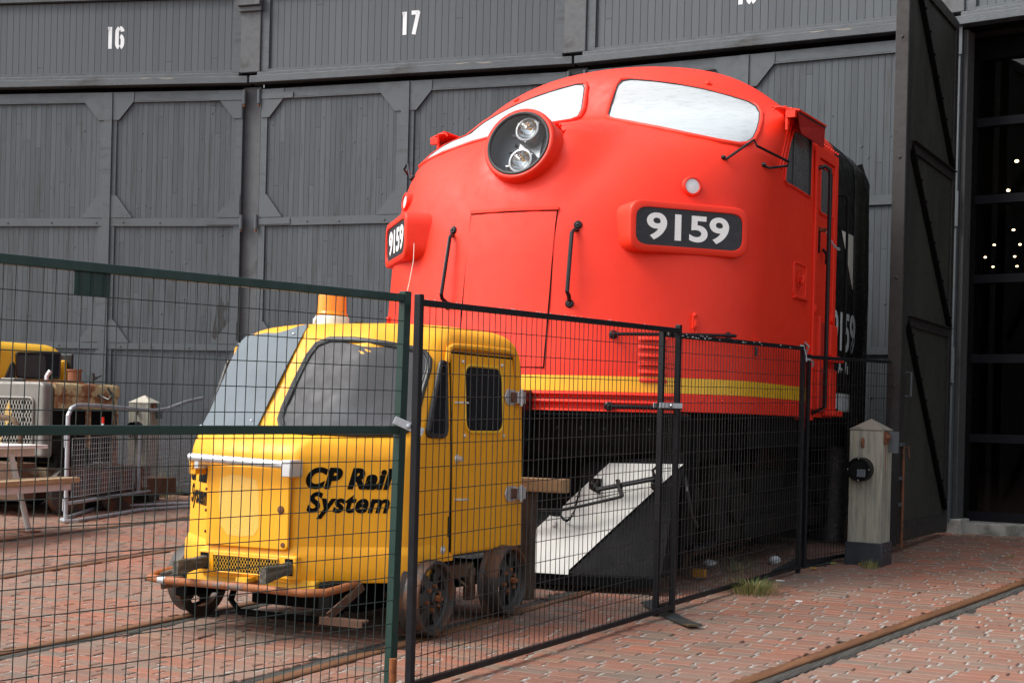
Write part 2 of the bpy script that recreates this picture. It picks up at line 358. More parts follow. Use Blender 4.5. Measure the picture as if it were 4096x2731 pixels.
def glassy(name, tint=(1, 1, 1), refl=1.0):
    m, nt, b = newmat(name); nt.nodes.remove(b); out = nt.nodes['Material Output']
    tr = N(nt, 'ShaderNodeBsdfTransparent'); tr.inputs[0].default_value = (*tint, 1); gl = N(nt, 'ShaderNodeBsdfGlossy'); gl.inputs['Roughness'].default_value = .015
    fr = N(nt, 'ShaderNodeFresnel'); fr.inputs[0].default_value = 1.5; mx = N(nt, 'ShaderNodeMixShader')
    nt.links.new(math_(nt, 'MULTIPLY', fr.outputs[0], refl), mx.inputs[0]); nt.links.new(tr.outputs[0], mx.inputs[1]); nt.links.new(gl.outputs[0], mx.inputs[2]); nt.links.new(mx.outputs[0], out.inputs[0]); return m
M['glass'] = glassy('window glass', (.8, .82, .8)); M['lamp_glass'] = glassy('lamp glass', (.88, .90, .92), .22)
def emis(name, c, s):
    m, nt, b = newmat(name); b.inputs['Base Color'].default_value = (*c, 1); b.inputs['Emission Color'].default_value = (*c, 1); b.inputs['Emission Strength'].default_value = s; return m
M['bulb'] = emis('warm bulb', (1, .70, .36), 5)
def mesh_mat(name, wire, sx, sz, th, hexa=False):
    """expanded-metal / wire screen: holes are really see-through"""
    m, nt, b = newmat(name); tc = N(nt, 'ShaderNodeTexCoord').outputs['Object']; s = N(nt, 'ShaderNodeSeparateXYZ'); nt.links.new(tc, s.inputs[0])
    u = math_(nt, 'DIVIDE', s.outputs[0], sx); v = math_(nt, 'DIVIDE', s.outputs[2], sz)
    a = math_(nt, 'ADD', u, v); c = math_(nt, 'SUBTRACT', u, v)
    def e(q): f = math_(nt, 'SUBTRACT', q, math_(nt, 'FLOOR', q)); return math_(nt, 'MINIMUM', f, math_(nt, 'SUBTRACT', 1.0, f))
    d = math_(nt, 'MINIMUM', e(a), e(c)); al = math_(nt, 'LESS_THAN', d, th)
    b.inputs['Base Color'].default_value = (*wire, 1); b.inputs['Roughness'].default_value = .5; nt.links.new(al, b.inputs['Alpha']); return m
# ------------------------------------------------------------------ paving
m, nt, b = newmat('clinker bricks'); M['brick'] = m
geo = N(nt, 'ShaderNodeNewGeometry'); rnd = geo.outputs['Random Per Island']; tc = N(nt, 'ShaderNodeTexCoord').outputs['Object']
cr_ = N(nt, 'ShaderNodeValToRGB'); nt.links.new(rnd, cr_.inputs[0]); el = cr_.color_ramp.elements
cols = [(0, (0.141, 0.090, 0.068)), (.15, (0.187, 0.090, 0.061)), (.32, (0.233, 0.094, 0.058)), (.5, (0.198, 0.100, 0.070)), (.66, (0.160, 0.117, 0.089)), (.82, (0.255, 0.100, 0.061)), (.93, (0.132, 0.100, 0.077)), (1, (0.220, 0.127, 0.083))]
el[0].position = 0; el[0].color = (*cols[0][1], 1); el[1].position = 1; el[1].color = (*cols[-1][1], 1)
for p, c in cols[1:-1]: e = el.new(p); e.color = (*c, 1)
c = mix(nt, ramp(nt, noise(nt, tc, .9, 4, .6), .40, .66), cr_.outputs[0], (.185, .150, .125))
nt.nodes[-1].inputs[0].default_value = .5
f_ = math_(nt, 'MULTIPLY', ramp(nt, noise(nt, tc, .55, 4, .6), .42, .68), .55); c = mix(nt, f_, cr_.outputs[0], (.195, .150, .122))
sp = ramp(nt, noise(nt, tc, 38, 6, .7), .54, .72); c = mix(nt, math_(nt, 'MULTIPLY', sp, .5), c, (.09, .06, .05))
sp2 = ramp(nt, noise(nt, tc, 60, 4, .7), .66, .72); c = mix(nt, math_(nt, 'MULTIPLY', sp2, .55), c, (.42, .36, .31))
ol = ramp(nt, noise(nt, tc, .8, 5, .65), .64, .74); c = mix(nt, math_(nt, 'MULTIPLY', ol, .45), c, (.055, .042, .038))
nt.links.new(c, b.inputs['Base Color']); b.inputs['Roughness'].default_value = .72; b.inputs['Specular IOR Level'].default_value = .35
bumpn(nt, b, noise(nt, tc, 55, 7, .7), .5, .006)
m, nt, b = newmat('joint grit'); M['grit'] = m; tc = N(nt, 'ShaderNodeTexCoord').outputs['Object']
vo = N(nt, 'ShaderNodeTexVoronoi'); vo.inputs['Scale'].default_value = 190; nt.links.new(tc, vo.inputs['Vector'])
s_ = N(nt, 'ShaderNodeSeparateColor'); nt.links.new(vo.outputs['Color'], s_.inputs[0])
g1 = ramp(nt, s_.outputs[0], .25, .8); c = mix(nt, g1, (.09, .08, .068), (.46, .44, .40))
nt.links.new(c, b.inputs['Base Color']); b.inputs['Roughness'].default_value = .9; bumpn(nt, b, vo.outputs['Distance'], .6, .004)
M['joint'] = pm('dark sandy joint', (.020, .017, .015), (.055, .046, .040), 22, .55, .75, .9, bump=.4, bsc=120)
m, nt, b = newmat('far paving'); M['farpave'] = m; tc = N(nt, 'ShaderNodeTexCoord').outputs['Object']
br = N(nt, 'ShaderNodeTexBrick'); br.inputs['Scale'].default_value = 1; br.inputs['Brick Width'].default_value = .2; br.inputs['Row Height'].default_value = .098; br.inputs['Mortar Size'].default_value = .004
br.inputs['Color1'].default_value = (.24, .11, .08, 1); br.inputs['Color2'].default_value = (.16, .12, .10, 1); br.inputs['Mortar'].default_value = (.07, .06, .05, 1); nt.links.new(tc, br.inputs[0]); nt.links.new(br.outputs[0], b.inputs['Base Color']); b.inputs['Roughness'].default_value = .8

def gv(x, y, dz=0): return (x, y, gz(y) + dz)
mb = MB(); mb.add([gv(-9, 2, -.009), gv(8, 2, -.009), gv(8, 16, -.009), gv(-9, 16, -.009)], [(0, 1, 2, 3)])
BED = mb
def flat(x, y): return (x, y, (gz(min(y, 16)) if y > -8 else gz(-8)) - .03)
xs = [-600, -60, -9, 8, 60, 600]; ys = [-600, -60, -8, 2, 16, 60, 600]
mb = MB()
for i in range(len(xs) - 1):
    for j in range(len(ys) - 1):
        if xs[i] == -9 and ys[j] == 2: continue
        mb.add([flat(xs[i], ys[j]), flat(xs[i + 1], ys[j]), flat(xs[i + 1], ys[j + 1]), flat(xs[i], ys[j + 1])], [(0, 1, 2, 3)])
tag(mb.build('ground', M['farpave']), kind='structure')
# rails: (x at y0, y0, x at y1, y1, side of the flangeway timber)
def line(p, q):
    s = (q[0] - p[0]) / (q[1] - p[1]); return lambda y: p[0] + s * (y - p[1])
RAILS = [(line((.7525, 0), (.7525, 1)), 2.6, 13.6, -1), (line((-.7525, 0), (-.7525, 1)), 2.6, 13.6, 1),
         (line((2.557, 6.236), (3.152, 10.773)), 2.6, 13.7, 1), (line((-2.837, 6.995), (-3.014, 9.0)), 2.6, 13.7, -1), (line((-4.626, 8.67), (-4.796, 11.172)), 2.6, 13.4, 1)]
RH = .036; TW = .07
def excl(y):
    r = []
    for fn, a, b_, sd in RAILS:
        x = fn(y); lo = x - RH - .012; hi = x + RH + .012
        if sd > 0: hi += TW + .012
        else: lo -= TW + .012
        r.append((lo, hi))
    return r
BV = []; BF = []
def brick(x0, x1, y0, y1):
    if x1 - x0 < .03: return
    d = V(((x0 + x1) / 2, (y0 + y1) / 2, 0)) - EYE; dep = d.dot(FW); lat = d.dot(RW)
    if dep < 3 or abs(lat) > dep * .40 + .35: return
    dz = random.gauss(0, .0014); tx = random.gauss(0, .005); ty = random.gauss(0, .010); cx = (x0 + x1) / 2; cy = (y0 + y1) / 2
    if random.random() < .02: dz -= .004
    j = lambda s=.0022: random.gauss(0, s)
    o = len(BV); be = .0045
    for (x, y) in ((x0, y0), (x1, y0), (x1, y1), (x0, y1)):
        jx = j(); jy = j(); ix = be + abs(j(.002)); iy = be + abs(j(.0015))
        sx = 1 if x == x0 else -1; sy = 1 if y == y0 else -1
        z = gz(y) + dz + tx * (x - cx) + ty * (y - cy)
        BV.append((x + jx, y + jy, z - .022)); BV.append((x + jx, y + jy, z - .004)); BV.append((x + jx + sx * ix, y + jy + sy * iy, z))
    for k in range(4):
        a = o + 3 * k; c = o + 3 * ((k + 1) % 4); BF.append((a, c, c + 1, a + 1)); BF.append((a + 1, c + 1, c + 2, a + 2))
    BF.append((o + 2, o + 5, o + 8, o + 11))
y = 3.0; row = 0
while y < 14.2:
    h = .092 + random.uniform(-.004, .004); x = -9 + random.uniform(0, .2); ex = excl(y + h / 2)
    wav = random.uniform(-.002, .002)
    while x < 7.6:
        w = .192 + random.uniform(-.014, .014); a, b_ = x + .003, x + w - .003 - random.choice([.004, .010, .014]); segs = [(a, b_)]
        for lo, hi in ex:
            ns = []
            for p, q in segs:
                if q <= lo or p >= hi: ns.append((p, q))
                else:
                    if p < lo: ns.append((p, lo))
                    if q > hi: ns.append((hi, q))
            segs = ns
        for p, q in segs: brick(p, q, y + .0042 + wav, y + h - .0042 + wav)
        if abs(V((x, y, 0)).x) < 20:
            d_ = V((x + w, y, 0)) - EYE
            if d_.dot(FW) > 3 and abs(d_.dot(RW)) < d_.dot(FW) * .42 + .3 and not any(lo - .03 < x + w < hi + .03 for lo, hi in ex) and random.random() < .93:
                gx = x + w; g0 = .012 + random.random() * .006; g1_ = random.choice([.0, .0, .03, .06]); yb = y + h
                BED.add([gv(gx - g0, y - .002, -.0042), gv(gx + .006, y - .002, -.0042), gv(gx + .006, yb + .003, -.0042), gv(gx - g0, yb + .003, -.0042)], [(0, 1, 2, 3)], 1)
                if g1_: BED.add([gv(gx - g1_, yb - .0042, -.0046), gv(gx + g1_, yb - .0042, -.0046), gv(gx + g1_, yb + .0042, -.0046), gv(gx - g1_, yb + .0042, -.0046)], [(0, 1, 2, 3)], 1)
        x += w
    y += h; row += 1
tag(BED.build('paving_bed', [M['joint'], M['grit']]), kind='structure')
me = bpy.data.meshes.new('brick_paving'); me.from_pydata(BV, [], BF); me.materials.append(M['brick'])
o = bpy.data.objects.new('brick_paving', me); COL.objects.link(o); tag(o, kind='structure')
rl = ['rusty rail running under the right side of the red locomotive', 'rusty rail under the left wheels of the yellow rail car', 'rusty rail with grey timber strip, nearest the lower right corner', 'rusty rail between the yellow rail car and the picnic bench', 'rusty rail beside the foot of the picnic table']
for i, (fn, a, b_, sd) in enumerate(RAILS):
    t = thing('rail', rl[i], 'rail', gv(fn(a), a), 0, 'rails set into the brick paving')
    mb = MB(); ym = [a + (b_ - a) * k / 24 for k in range(25)]
    prof = [(-RH, -.06), (-RH, .002), (-RH + .008, .007), (RH - .008, .007), (RH, .002), (RH, -.06)]
    mb.grid([[V((fn(q) + px, q, gz(q) + pz)) for px, pz in prof] for q in ym], 0, True); mb.build('rail_head', M['rail_rust'], t, ang=30)
    mb = MB(); q = a
    while q < b_:
        L = min(random.uniform(1.4, 2.6), b_ - q); x0 = RH + .010; x1 = x0 + TW; z = random.uniform(-.004, .002)
        pr = [(x0, -.05), (x0, z - .006), (x0 + .008, z), (x0 + TW * .3, z - .004), (x0 + TW * .5, z), (x0 + TW * .75, z - .005), (x1 - .006, z), (x1, z - .006), (x1, -.05)]
        if sd < 0: pr = [(-p, w_) for p, w_ in pr][::-1]
        mb.grid([[V((fn(yy) + px, yy, gz(yy) + pz)) for px, pz in pr] for yy in (q + .004, q + L / 2, q + L - .004)], 0, True); q += L
    mb.build('flangeway_timber', M['rail_wood'], t, ang=30)
# ------------------------------------------------------------------ roundhouse
RD = math.radians; ST = 8.36; BW = 4.0
c18 = V((-2.1, 14.28, 0))
def dirv(a): return V((math.cos(RD(a)), math.sin(RD(a)), 0))
FAC = {18: (c18, 0)}
p = c18
for k, n in ((1, 17), (2, 16), (3, 15)): p = p - dirv(ST * k) * BW; FAC[n] = (p, ST * k)
p = c18 + dirv(0) * BW
for k, n in ((1, 19), (2, 20)): FAC[n] = (p, -ST * k); p = p + dirv(-ST * k) * BW
RO = thing('roundhouse', 'long grey timber roundhouse front with numbered bays and tall boarded doors', 'building', (0, 14.3, .16))
def fb(mb, name, mat, n, **kw):
    o = mb.build(name, mat, None, **kw); p0, a = FAC[n]
    o.location = p0; o.rotation_euler = (0, 0, RD(a)); o.parent = RO; o.matrix_parent_inverse = RO.matrix_basis.inverted(); return o
def strokes(mb, segs, w, ox, oz, sx, sz, y=-.012):
    """numerals painted as flat strokes"""
    for pl in segs:
        P = [V((ox + a * sx, oz + b_ * sz)) for a, b_ in pl]
        L = []; R = []
        for i, p in enumerate(P):
            d = (P[min(i + 1, len(P) - 1)] - P[max(i - 1, 0)]).normalized(); n = V((-d.y, d.x)); L.append(p + n * w / 2); R.append(p - n * w / 2)
        vs = [V((q.x, y, q.y)) for q in L] + [V((q.x, y, q.y)) for q in R]; k = len(P)
        mb.add(vs, [(i, i + 1, k + i + 1, k + i) for i in range(k - 1)])
def arc(cx, cy, rx, ry, a0, a1, n=10): return [(cx + rx * math.cos(RD(a0 + (a1 - a0) * i / n)), cy + ry * math.sin(RD(a0 + (a1 - a0) * i / n))) for i in range(n + 1)]
DIG = {'1': [[(.55, 0), (.55, 1)], [(.30, .90), (.55, .93)]],
       '6': [arc(.5, .74, .32, .2, 10, 90) + [], [(.44, .94)] + arc(.5, .72, .32, .22, 105, 180) + [(.18, .3)] + arc(.5, .26, .32, .22, 180, 255), arc(.5, .26, .32, .22, 285, 360) + arc(.5, .36, .32, .22, 0, 80)],
       '7': [[(.1, .94), (.9, .94)], [(.82, .98), (.36, 0)]],
       '8': [arc(.5, .74, .3, .2, 100, 260), arc(.5, .74, .3, .2, -80, 80), arc(.5, .27, .33, .23, 100, 260), arc(.5, .27, .33, .23, -80, 80)], '5': [[(.85, .94), (.2, .94), (.2, .5)], [(.2, .52)] + arc(.5, .3, .34, .27, 120, -150)]}
GUT = [(0, 0), (-.30, 0), (-.09, -.27), (0, -.27)]
GUS = [(0, 0), (-.29, 0), (-.285, -.11), (-.10, -.33), (0, -.33)]
def leaf(n, x0, x1, zb, label=None):
    """one boarded door leaf in bay coordinates"""
    mb = MB(); mb.bx(x0, x1, -.01, .05, zb, 4.96)
    for k in range(46): mb.ball((random.uniform(x0 + .12, x1 - .12), -.011, random.uniform(.5, 4.7)), random.uniform(.008, .014), 6, 1, sq=.5, ax=(0, -1, 0))
    lf = fb(mb, 'bay_door', [M['door_planks'], M['wall_iron']], n)
    if label: lf['label'] = label
    fr = MB(); e = .018
    fr.bx(x0, x0 + .085, -.028, -.0105, zb + .01, 4.955); fr.bx(x1 - .085, x1, -.028, -.0105, zb + .01, 4.955)
    fr.bx(x0 + .085, x1 - .085, -.028, -.0105, 4.845, 4.955); fr.bx(x0 + .085, x1 - .085, -.034, -.0105, 4.83, 4.844)
    fr.bx(x0 + .085, x1 - .085, -.028, -.0105, zb + .01, zb + .12)
    fr.build('door_frame', M['wall_trim'], lf, local=True, bevel=.003, seg=1)
    for za, zc in ((3.345, 3.44), (1.87, 1.945)):
        q = MB(); q.bx(x0 + .01, x1 - .01, -.034, -.0285, za, zc)
        xx = x0 + .2
        while xx < x1 - .1: q.ball((xx, -.036, (za + zc) / 2 + random.uniform(-.01, .01)), .014, 6, sq=.6, ax=(0, -1, 0)); xx += random.uniform(.35, .6)
        q.build('strap_rail', M['wall_iron'], lf, local=True)
    for cx, sx in ((x0 + .012, -1), (x1 - .012, 1)):
        for zz, sz in ((4.95, 1), (3.445, -1), (1.95, -1)):
            q = MB(); q.prism([(sx * a, sz * b_) for a, b_ in (GUS if zz > 4 else GUT)], (cx, -.029, zz), (1, 0, 0), (0, 0, 1), (0, -.008 - .001 * (zz < 4), 0)); q.build('gusset_plate', M['wall_iron'], lf, local=True)
    for cx in (x0, x1):
        if (cx == x0) == (x0 < 1):
            for zz in (4.87, 3.395, 1.905):
                s = 1 if cx == x0 else -1; q = MB(); q.bx(cx + s * .0, cx + s * .42, -.044, -.038, zz - .035, zz + .035); q.cyl((cx - s * .02, -.05, zz - .09), (cx - s * .02, -.05, zz + .08), .022, 10); q.cyl((cx - s * .02, -.05, zz - .12), (cx - s * .02, -.05, zz - .095), .016, 8, 1)
                q.build('hinge', [M['wall_iron'], M['rust']], lf, local=True)
    return lf
NUMX = {16: (2.125, 2.37), 17: (1.887, 2.14), 18: (1.80, 2.03)}
for n in (15, 16, 17, 18, 19, 20):
    zg = .17
    # transom
    mb = MB(); mb.bx(.13, BW - .13, 0, .06, 5.15, 6.05); mb.bx(.13, BW - .13, 0, .06, 6.2, 7.0); tr = fb(mb, 'transom_panel', M['transom_planks'], n)
    mb = MB(); mb.bx(.13, .235, -.03, -.001, 5.16, 6.04); mb.bx(BW - .235, BW - .13, -.03, -.001, 5.16, 6.04); mb.bx(.235, BW - .235, -.03, -.001, 5.155, 5.19); mb.build('transom_frame', M['wall_trim'], tr, local=True, bevel=.003, seg=1)
    mb = MB(); mb.bx(.0, BW - .0, -.055, .02, 6.06, 6.19); fb(mb, 'upper_beam', M['wall_trim'], n, bevel=.006)
    mb = MB(); mb.bx(.02, BW - .02, -.10, .05, 5.022, 5.105); mb.bx(.10, BW - .14, -.062, .05, 5.107, 5.153); fb(mb, 'lintel_beam', M['lintel'], n, bevel=.006)
    if n in NUMX:
        x0, x1 = NUMX[n]; s = str(n); w = (x1 - x0) / 2; mb = MB()
        for i, ch in enumerate(s): strokes(mb, DIG[ch], .047, x0 + i * w * 1.06, 5.487, w * .92, .262, -.0035)
        mb.build('bay_number', M['white_paint'], tr, local=True)
    # posts at the left corner of each bay
    mb = MB(); mb.bx(-.13, .13, -.055, .2, 5.155, 6.9); mb.bx(-.12, .12, .03, .25, zg - .2, 5.0)
    fb(mb, 'bay_post', M['column'], n, bevel=.008)
    mb = MB(); mb.bx(-.15, .15, -.13, -.056, 5.93, 6.055); mb.bx(-.15, .15, -.09, -.056, 5.87, 5.93); fb(mb, 'corbel', M['column'], n, bevel=.006)
    mb = MB(); mb.bx(0, BW, .3, .4, 5.0, 7.0); fb(mb, 'inner_lining', M['interior'], n)
    if n != 19:
        mb = MB(); mb.bx(-.02, BW + .02, .28, .36, zg - .4, 5.02); fb(mb, 'door_backing', M['interior'], n)
        sm = {16: 2.21, 18: 1.93}.get(n, 2.0)
        leaf(n, .15, sm - .02, zg); leaf(n, sm + .02, BW - .09, zg)
        mb = MB(); mb.bx(sm - .05, sm + .05, -.052, -.0285, zg + .02, 4.95); fb(mb, 'seam_batten', M['wall_trim'], n, bevel=.003, seg=1)
    mb = MB(); mb.bx(-.1, BW + .1, -.28, .4, 7.0, 7.12); mb.bx(-.1, BW + .1, -.34, -.28, 6.95, 7.2); fb(mb, 'eaves', M['wall_trim'], n)
# dark damp stain on the right leaf of bay 16
m, nt, b = newmat('damp stain'); tc = N(nt, 'ShaderNodeTexCoord').outputs['Object']
st = ramp(nt, noise(nt, tc, 4.5, 7, .66, (6, 6, .5)), .44, .56); b.inputs['Base Color'].default_value = (.03, .029, .028, 1); b.inputs['Roughness'].default_value = .7; nt.links.new(math_(nt, 'MULTIPLY', st, .85), b.inputs['Alpha'])
mb = MB()
def stainpt(x, y):
    p0, a = FAC[16]; d = dirv(a); nn = V((-d.y, d.x, 0)); q = onpl(x, y, p0, nn) - p0; return (q.dot(d), -.0112, q.z)
mb.add([stainpt(*q) for q in ((848, 1345), (868, 1230), (885, 1180), (900, 1225), (915, 1205), (917, 1290), (905, 1340), (870, 1372))], [list(range(8))]); fb(mb, 'damp_stain', m, 16)
# glazed bay 19
mb = MB(); mb.bx(.10, .152, .02, .22, zg + .05, 5.0); fb(mb, 'door_jamb', M['jamb'], 19, bevel=.01)
mb = MB(); mb.bx(.03, .10, -.035, .03, zg + .1, 4.98)
fb(mb, 'jamb_strap', M['wall_iron'], 19, bevel=.004)
for zz in (4.75, 3.1, 1.6):
    mb = MB(); mb.bx(.02, .115, -.05, -.036, zz, zz + .34); mb.ball((.06, -.05, zz + .06), .02, 6, sq=.5, ax=(0, -1, 0)); mb.ball((.06, -.05, zz + .28), .02, 6, sq=.5, ax=(0, -1, 0)); fb(mb, 'hinge_plate', M['wall_iron'], 19)
GY = .52; gk = lambda z: 1.14 + (z - 1.14) * 1.0225
mb = MB(); mb.bx(.1, BW - .1, GY - .04, GY, gk(4.72), 5.2); mb.bx(.10, BW - .1, .06, GY - .04, 5.03, 5.2); mb.bx(.03, .10, .20, .80, 0, 5.1); fb(mb, 'header', M['black_matt'], 19)
mb = MB(); mb.add([(.1, GY + .02, .24), (BW - .15, GY + .02, .24), (BW - .15, GY + .02, gk(4.75)), (.1, GY + .02, gk(4.75))], [(0, 1, 2, 3)]); fb(mb, 'glass_pane', M['glass'], 19)
mb = MB()
for zz in (4.12, 3.375, 2.61, 1.842, 1.075): mb.bx(.1, BW - .15, GY - .03, GY + .015, gk(zz) - .042, gk(zz) + .042)
mb.bx(.1, BW - .15, GY - .035, GY + .015, gk(.26), gk(.37)); mb.bx(2.05, 2.12, GY - .032, GY + .015, gk(.37), gk(4.72)); fb(mb, 'mullions', M['mullion'], 19)
mb = MB(); mb.bx(.15, BW - .1, .10, .60, .115, .258); fb(mb, 'steel_sill', M['concrete'], 19, bevel=.004)
mb = MB(); mb.bx(.06, .21, -.02, .24, .0, .295); fb(mb, 'concrete_pad', M['concrete'], 19, bevel=.012)
mb = MB(); mb.bx(.21, BW - .1, -.10, .10, -.02, .155); fb(mb, 'ledge', M['concrete2'], 19, bevel=.02)
mb = MB(); I = lambda x0, x1, y0, y1, z0, z1: mb.bx(x0, x1, y0, y1, z0, z1)
I(-6, 11, 36, 36.2, -1, 7); I(-6.2, -6, 14.9, 36.2, -1, 7); I(11, 11.2, 13.5, 36.2, -1, 7); I(-6, 11, 14.75, 36, 5.6, 5.8); I(-6, 11, 14.75, 36, .05, .1); mb.bx(-6, 2.0, 14.92, 15.0, 0, 5.6)
mb.build('hall_interior', M['interior'], RO)
for (x, y) in ((3854, 768), (4033, 762), (3854, 850), (3929, 922), (4054, 920), (3854, 979), (3977, 980), (4080, 978), (3941, 1029), (4059, 1026), (3972, 1067), (4068, 1065), (4067, 645)):
    q = atZ(x, y, 4.55); mb = MB(); mb.ball(q, .026, 10, sq=.7); mb.build('ceiling_lamp', M['bulb'], RO)
# open leaf of bay 19, folded out towards the yard
A = V((1.955, 12.10, 0)); B = V((2.005, 14.02, 0)); d = (B - A).normalized(); nn = V((d.y, -d.x, 0))
zt = 5.0
def L3(s, off, z): return A + d * s + nn * off + V((0, 0, z))
W_ = (B - A).length; R_ = Matrix((d, -nn, UP)).transposed()
def lbox(mb, s0, s1, o0, o1, z0, z1, m=0): mb.box(L3((s0 + s1) / 2, (o0 + o1) / 2, (z0 + z1) / 2), (s1 - s0, abs(o1 - o0), z1 - z0), R_, m)
OD = MB(); lbox(OD, .002, W_, -.09, -.008, .2, zt); od = OD.build('bay_door', M['opendoor'], RO); od['label'] = 'dark open door leaf with diagonal iron braces'
q = MB(); lbox(q, -.012, .0, -.10, .008, .17, zt + .02); lbox(q, .001, .14, -.0075, .010, .19, zt); lbox(q, W_ - .12, W_, -.0075, .010, .19, zt); lbox(q, .14, W_ - .12, -.0075, .016, zt - .1, zt); lbox(q, .14, W_ - .12, -.0075, .012, .2, .36)
for zz in (4.4, 3.4, 2.4, 1.5, .8): q.ball(L3(-.013, -.045, zz), .018, 6, sq=.5, ax=-d)
q.build('door_frame', M['opendoor_edge'], od, local=False, bevel=.004, seg=1)
for (z0, z1) in ((3.53, 5.0), (2.06, 3.53), (.36, 2.06)):
    q = MB(); a = L3(.16, .012, z1 - .03); b_ = L3(W_ - .14, .012, z0 + .05); q.bar(a, b_, .03, .05, nn); q.bar(a + nn * .012 + UP * .02, b_ + nn * .012 + UP * .02, .045, .008, nn)
    for k in range(9): q.ball(a + (b_ - a) * (k + .5) / 9 + nn * .03, .012, 6)
    q.build('diagonal_brace', M['black_matt'], od)
for zz in (3.53, 2.06):
    q = MB(); lbox(q, .14, W_ - .12, -.0075, .014, zz - .045, zz + .045); lbox(q, .14, W_ - .12, .014, .05, zz + .03, zz + .038); q.build('cross_rail', M['opendoor_edge'], od)
q = MB(); h0 = L3(.19, 0, 1.62); q.tube([h0, h0 + nn * .05, h0 + nn * .05 - UP * .2, h0 - UP * .2], .009, 6); q.build('pull_handle', M['wall_iron'], od)
q = MB(); lbox(q, .02, .12, .01, .03, .5, .53); lbox(q, .02, .12, .01, .03, 1.0, 1.03); lbox(q, .02, .12, .01, .03, .72, .745); q.tube([L3(.075, .03, .16), L3(.075, .03, 1.0)], .012, 8, 1); q.tube([L3(.075, .03, .98), L3(.1, .06, 1.0), L3(.1, .07, .9)], .01, 6, 1); q.build('cane_bolt', [M['wall_iron'], M['rust']], od)
# ------------------------------------------------------------------ locomotive
YC = pchip([(1.1, 8.61), (1.5, 8.66), (1.77, 8.70), (2.5, 8.80), (2.7, 8.86), (2.9, 8.98), (3.05, 9.14), (3.2, 9.4), (3.3, 9.63), (3.4, 9.90), (3.48, 10.12), (3.79, 10.30), (3.9, 10.42), (3.98, 10.65), (4.03, 10.95), (4.055, 11.3)])
WZ = pchip([(1.1, 1.47), (2.6, 1.47), (3.2, 1.465), (3.43, 1.44), (3.55, 1.345), (3.65, 1.225), (3.75, 1.085), (3.85, .905), (3.93, .70), (4.0, .43), (4.04, .2), (4.055, .02)])
AZ_ = pchip([(1.1, 1.12), (2.7, 1.12), (2.9, 1.08), (3.2, .85), (3.48, .55), (3.9, .45), (4.055, .3)])
YEND = 11.78
def hullp(s, z, off=0.0):
    """s: -2..2; |s|<=1 round the nose, beyond that along the flank"""
    sg = -1 if s < 0 else 1; s = abs(s); yc = YC(z); w = WZ(z); a = AZ_(z)
    if s <= 1:
        t = s * pi / 2; x = w * math.sin(t); y = yc + a * (1 - math.cos(t))
        if off:
            nx = math.sin(t) / w; ny = -math.cos(t) / a; l = math.hypot(nx, ny); x += nx / l * off; y += ny / l * off
    else: x = w + off; y = yc + a + (s - 1) * (YEND - yc - a)
    r = math.hypot(x, z - 3.05)                      # fairing round the headlight
    if r < .205: y += .17
    elif r < .60:
        k = min(1, (r - .205) / .04) * (1 if r < .27 else .5 + .5 * math.cos(pi * (r - .27) / .33)); gap = max(0, y - (8.862 + (z - 3.052) * .283) - .06); y -= .62 * k * min(gap, .42) * (1 - min(1, max(0, (z - 3.27) / .14)))
    return V((sg * x, y, z))
LO = thing('diesel_locomotive', 'red streamlined diesel locomotive nose with black snow plough, numbered 9159', 'locomotive', (0, 10.2, gz(10.2)))
zs = [1.22 + (2.6 - 1.22) * i / 16 for i in range(16)] + [2.6 + (3.9 - 2.6) * i / 62 for i in range(62)] + [3.9 + (4.0545 - 3.9) * (i / 16) ** .7 for i in range(17)]
ss = [-2, -1.75, -1.5, -1.25] + [-1 + i / 36 for i in range(73)] + [1.25, 1.5, 1.75, 2]
hb = MB(); hb.grid([[hullp(s, z) for s in ss] for z in zs])
body = hb.build('body', M['red'], LO, ang=50)
HB = bvh_of(hb)
def hp(x, y, off=0):
    p, n = hit(HB, x, y); return p + n * off
def mx(p): return V((-p[0], p[1], p[2]))
def lbuild(mb, name, mats, parent=LO, **kw): return mb.build(name, mats, parent, **kw)
# black body behind the cab, closed with a tied tarpaulin
def sect(y, k=1.0, top=1.0):
    pts = []
    for sg in (1, -1):
        col = [V((sg * 1.455 * k, y, 1.22))]
        for z in [1.8, 2.4, 3.0, 3.3, 3.43, 3.55, 3.65, 3.75, 3.85, 3.93, 4.0, 4.035]: col.append(V((sg * (WZ(z) - .015) * k, y, 1.22 + (z - .012 - 1.22) * top)))
        pts += col if sg == 1 else col[::-1]
    return pts
mb = MB(); mb.grid([sect(y) for y in (11.77, 12.0, 12.25, 12.5)]); lbuild(mb, 'rear_body', M['black_semi'], ang=40)
mb = MB(); R = []
for i, y in enumerate([12.46, 12.55, 12.62, 12.68, 12.74, 12.80, 12.86, 12.92, 13.0]):
    k = [1.003, 1.0, 1.012, 1.03, 1.02, 1.035, 1.02, 1.0, .98][i]; R.append([q + V((0, .02 * math.sin(j * 1.7 + i), 0)) for j, q in enumerate(sect(y, k, [1, .995, .99, .985, .975, .972, .968, .96, .955][i]))])
mb.grid(R); mb.add(R[-1], [list(range(len(R[-1])))]); lbuild(mb, 'tarpaulin_cover', M['tarp'], ang=60)
mb = MB(); mb.grid([[V((x, 12.62 + .05 * math.sin(x * 9) + dz_ * .1, z)) for x in [-1.46 + 2.92 * i / 30 for i in range(31)]] for dz_, z in ((0, 1.25), (.3, .8), (0, .14))]); mb.grid([[V((sg * (1.46 + .015 * math.sin(y * 14)), y, z)) for y in [12.4 + .6 * i / 12 for i in range(13)]] for sg in (1,) for z in (1.25, .14)]); lbuild(mb, 'tarpaulin_skirt', M['tarp'])
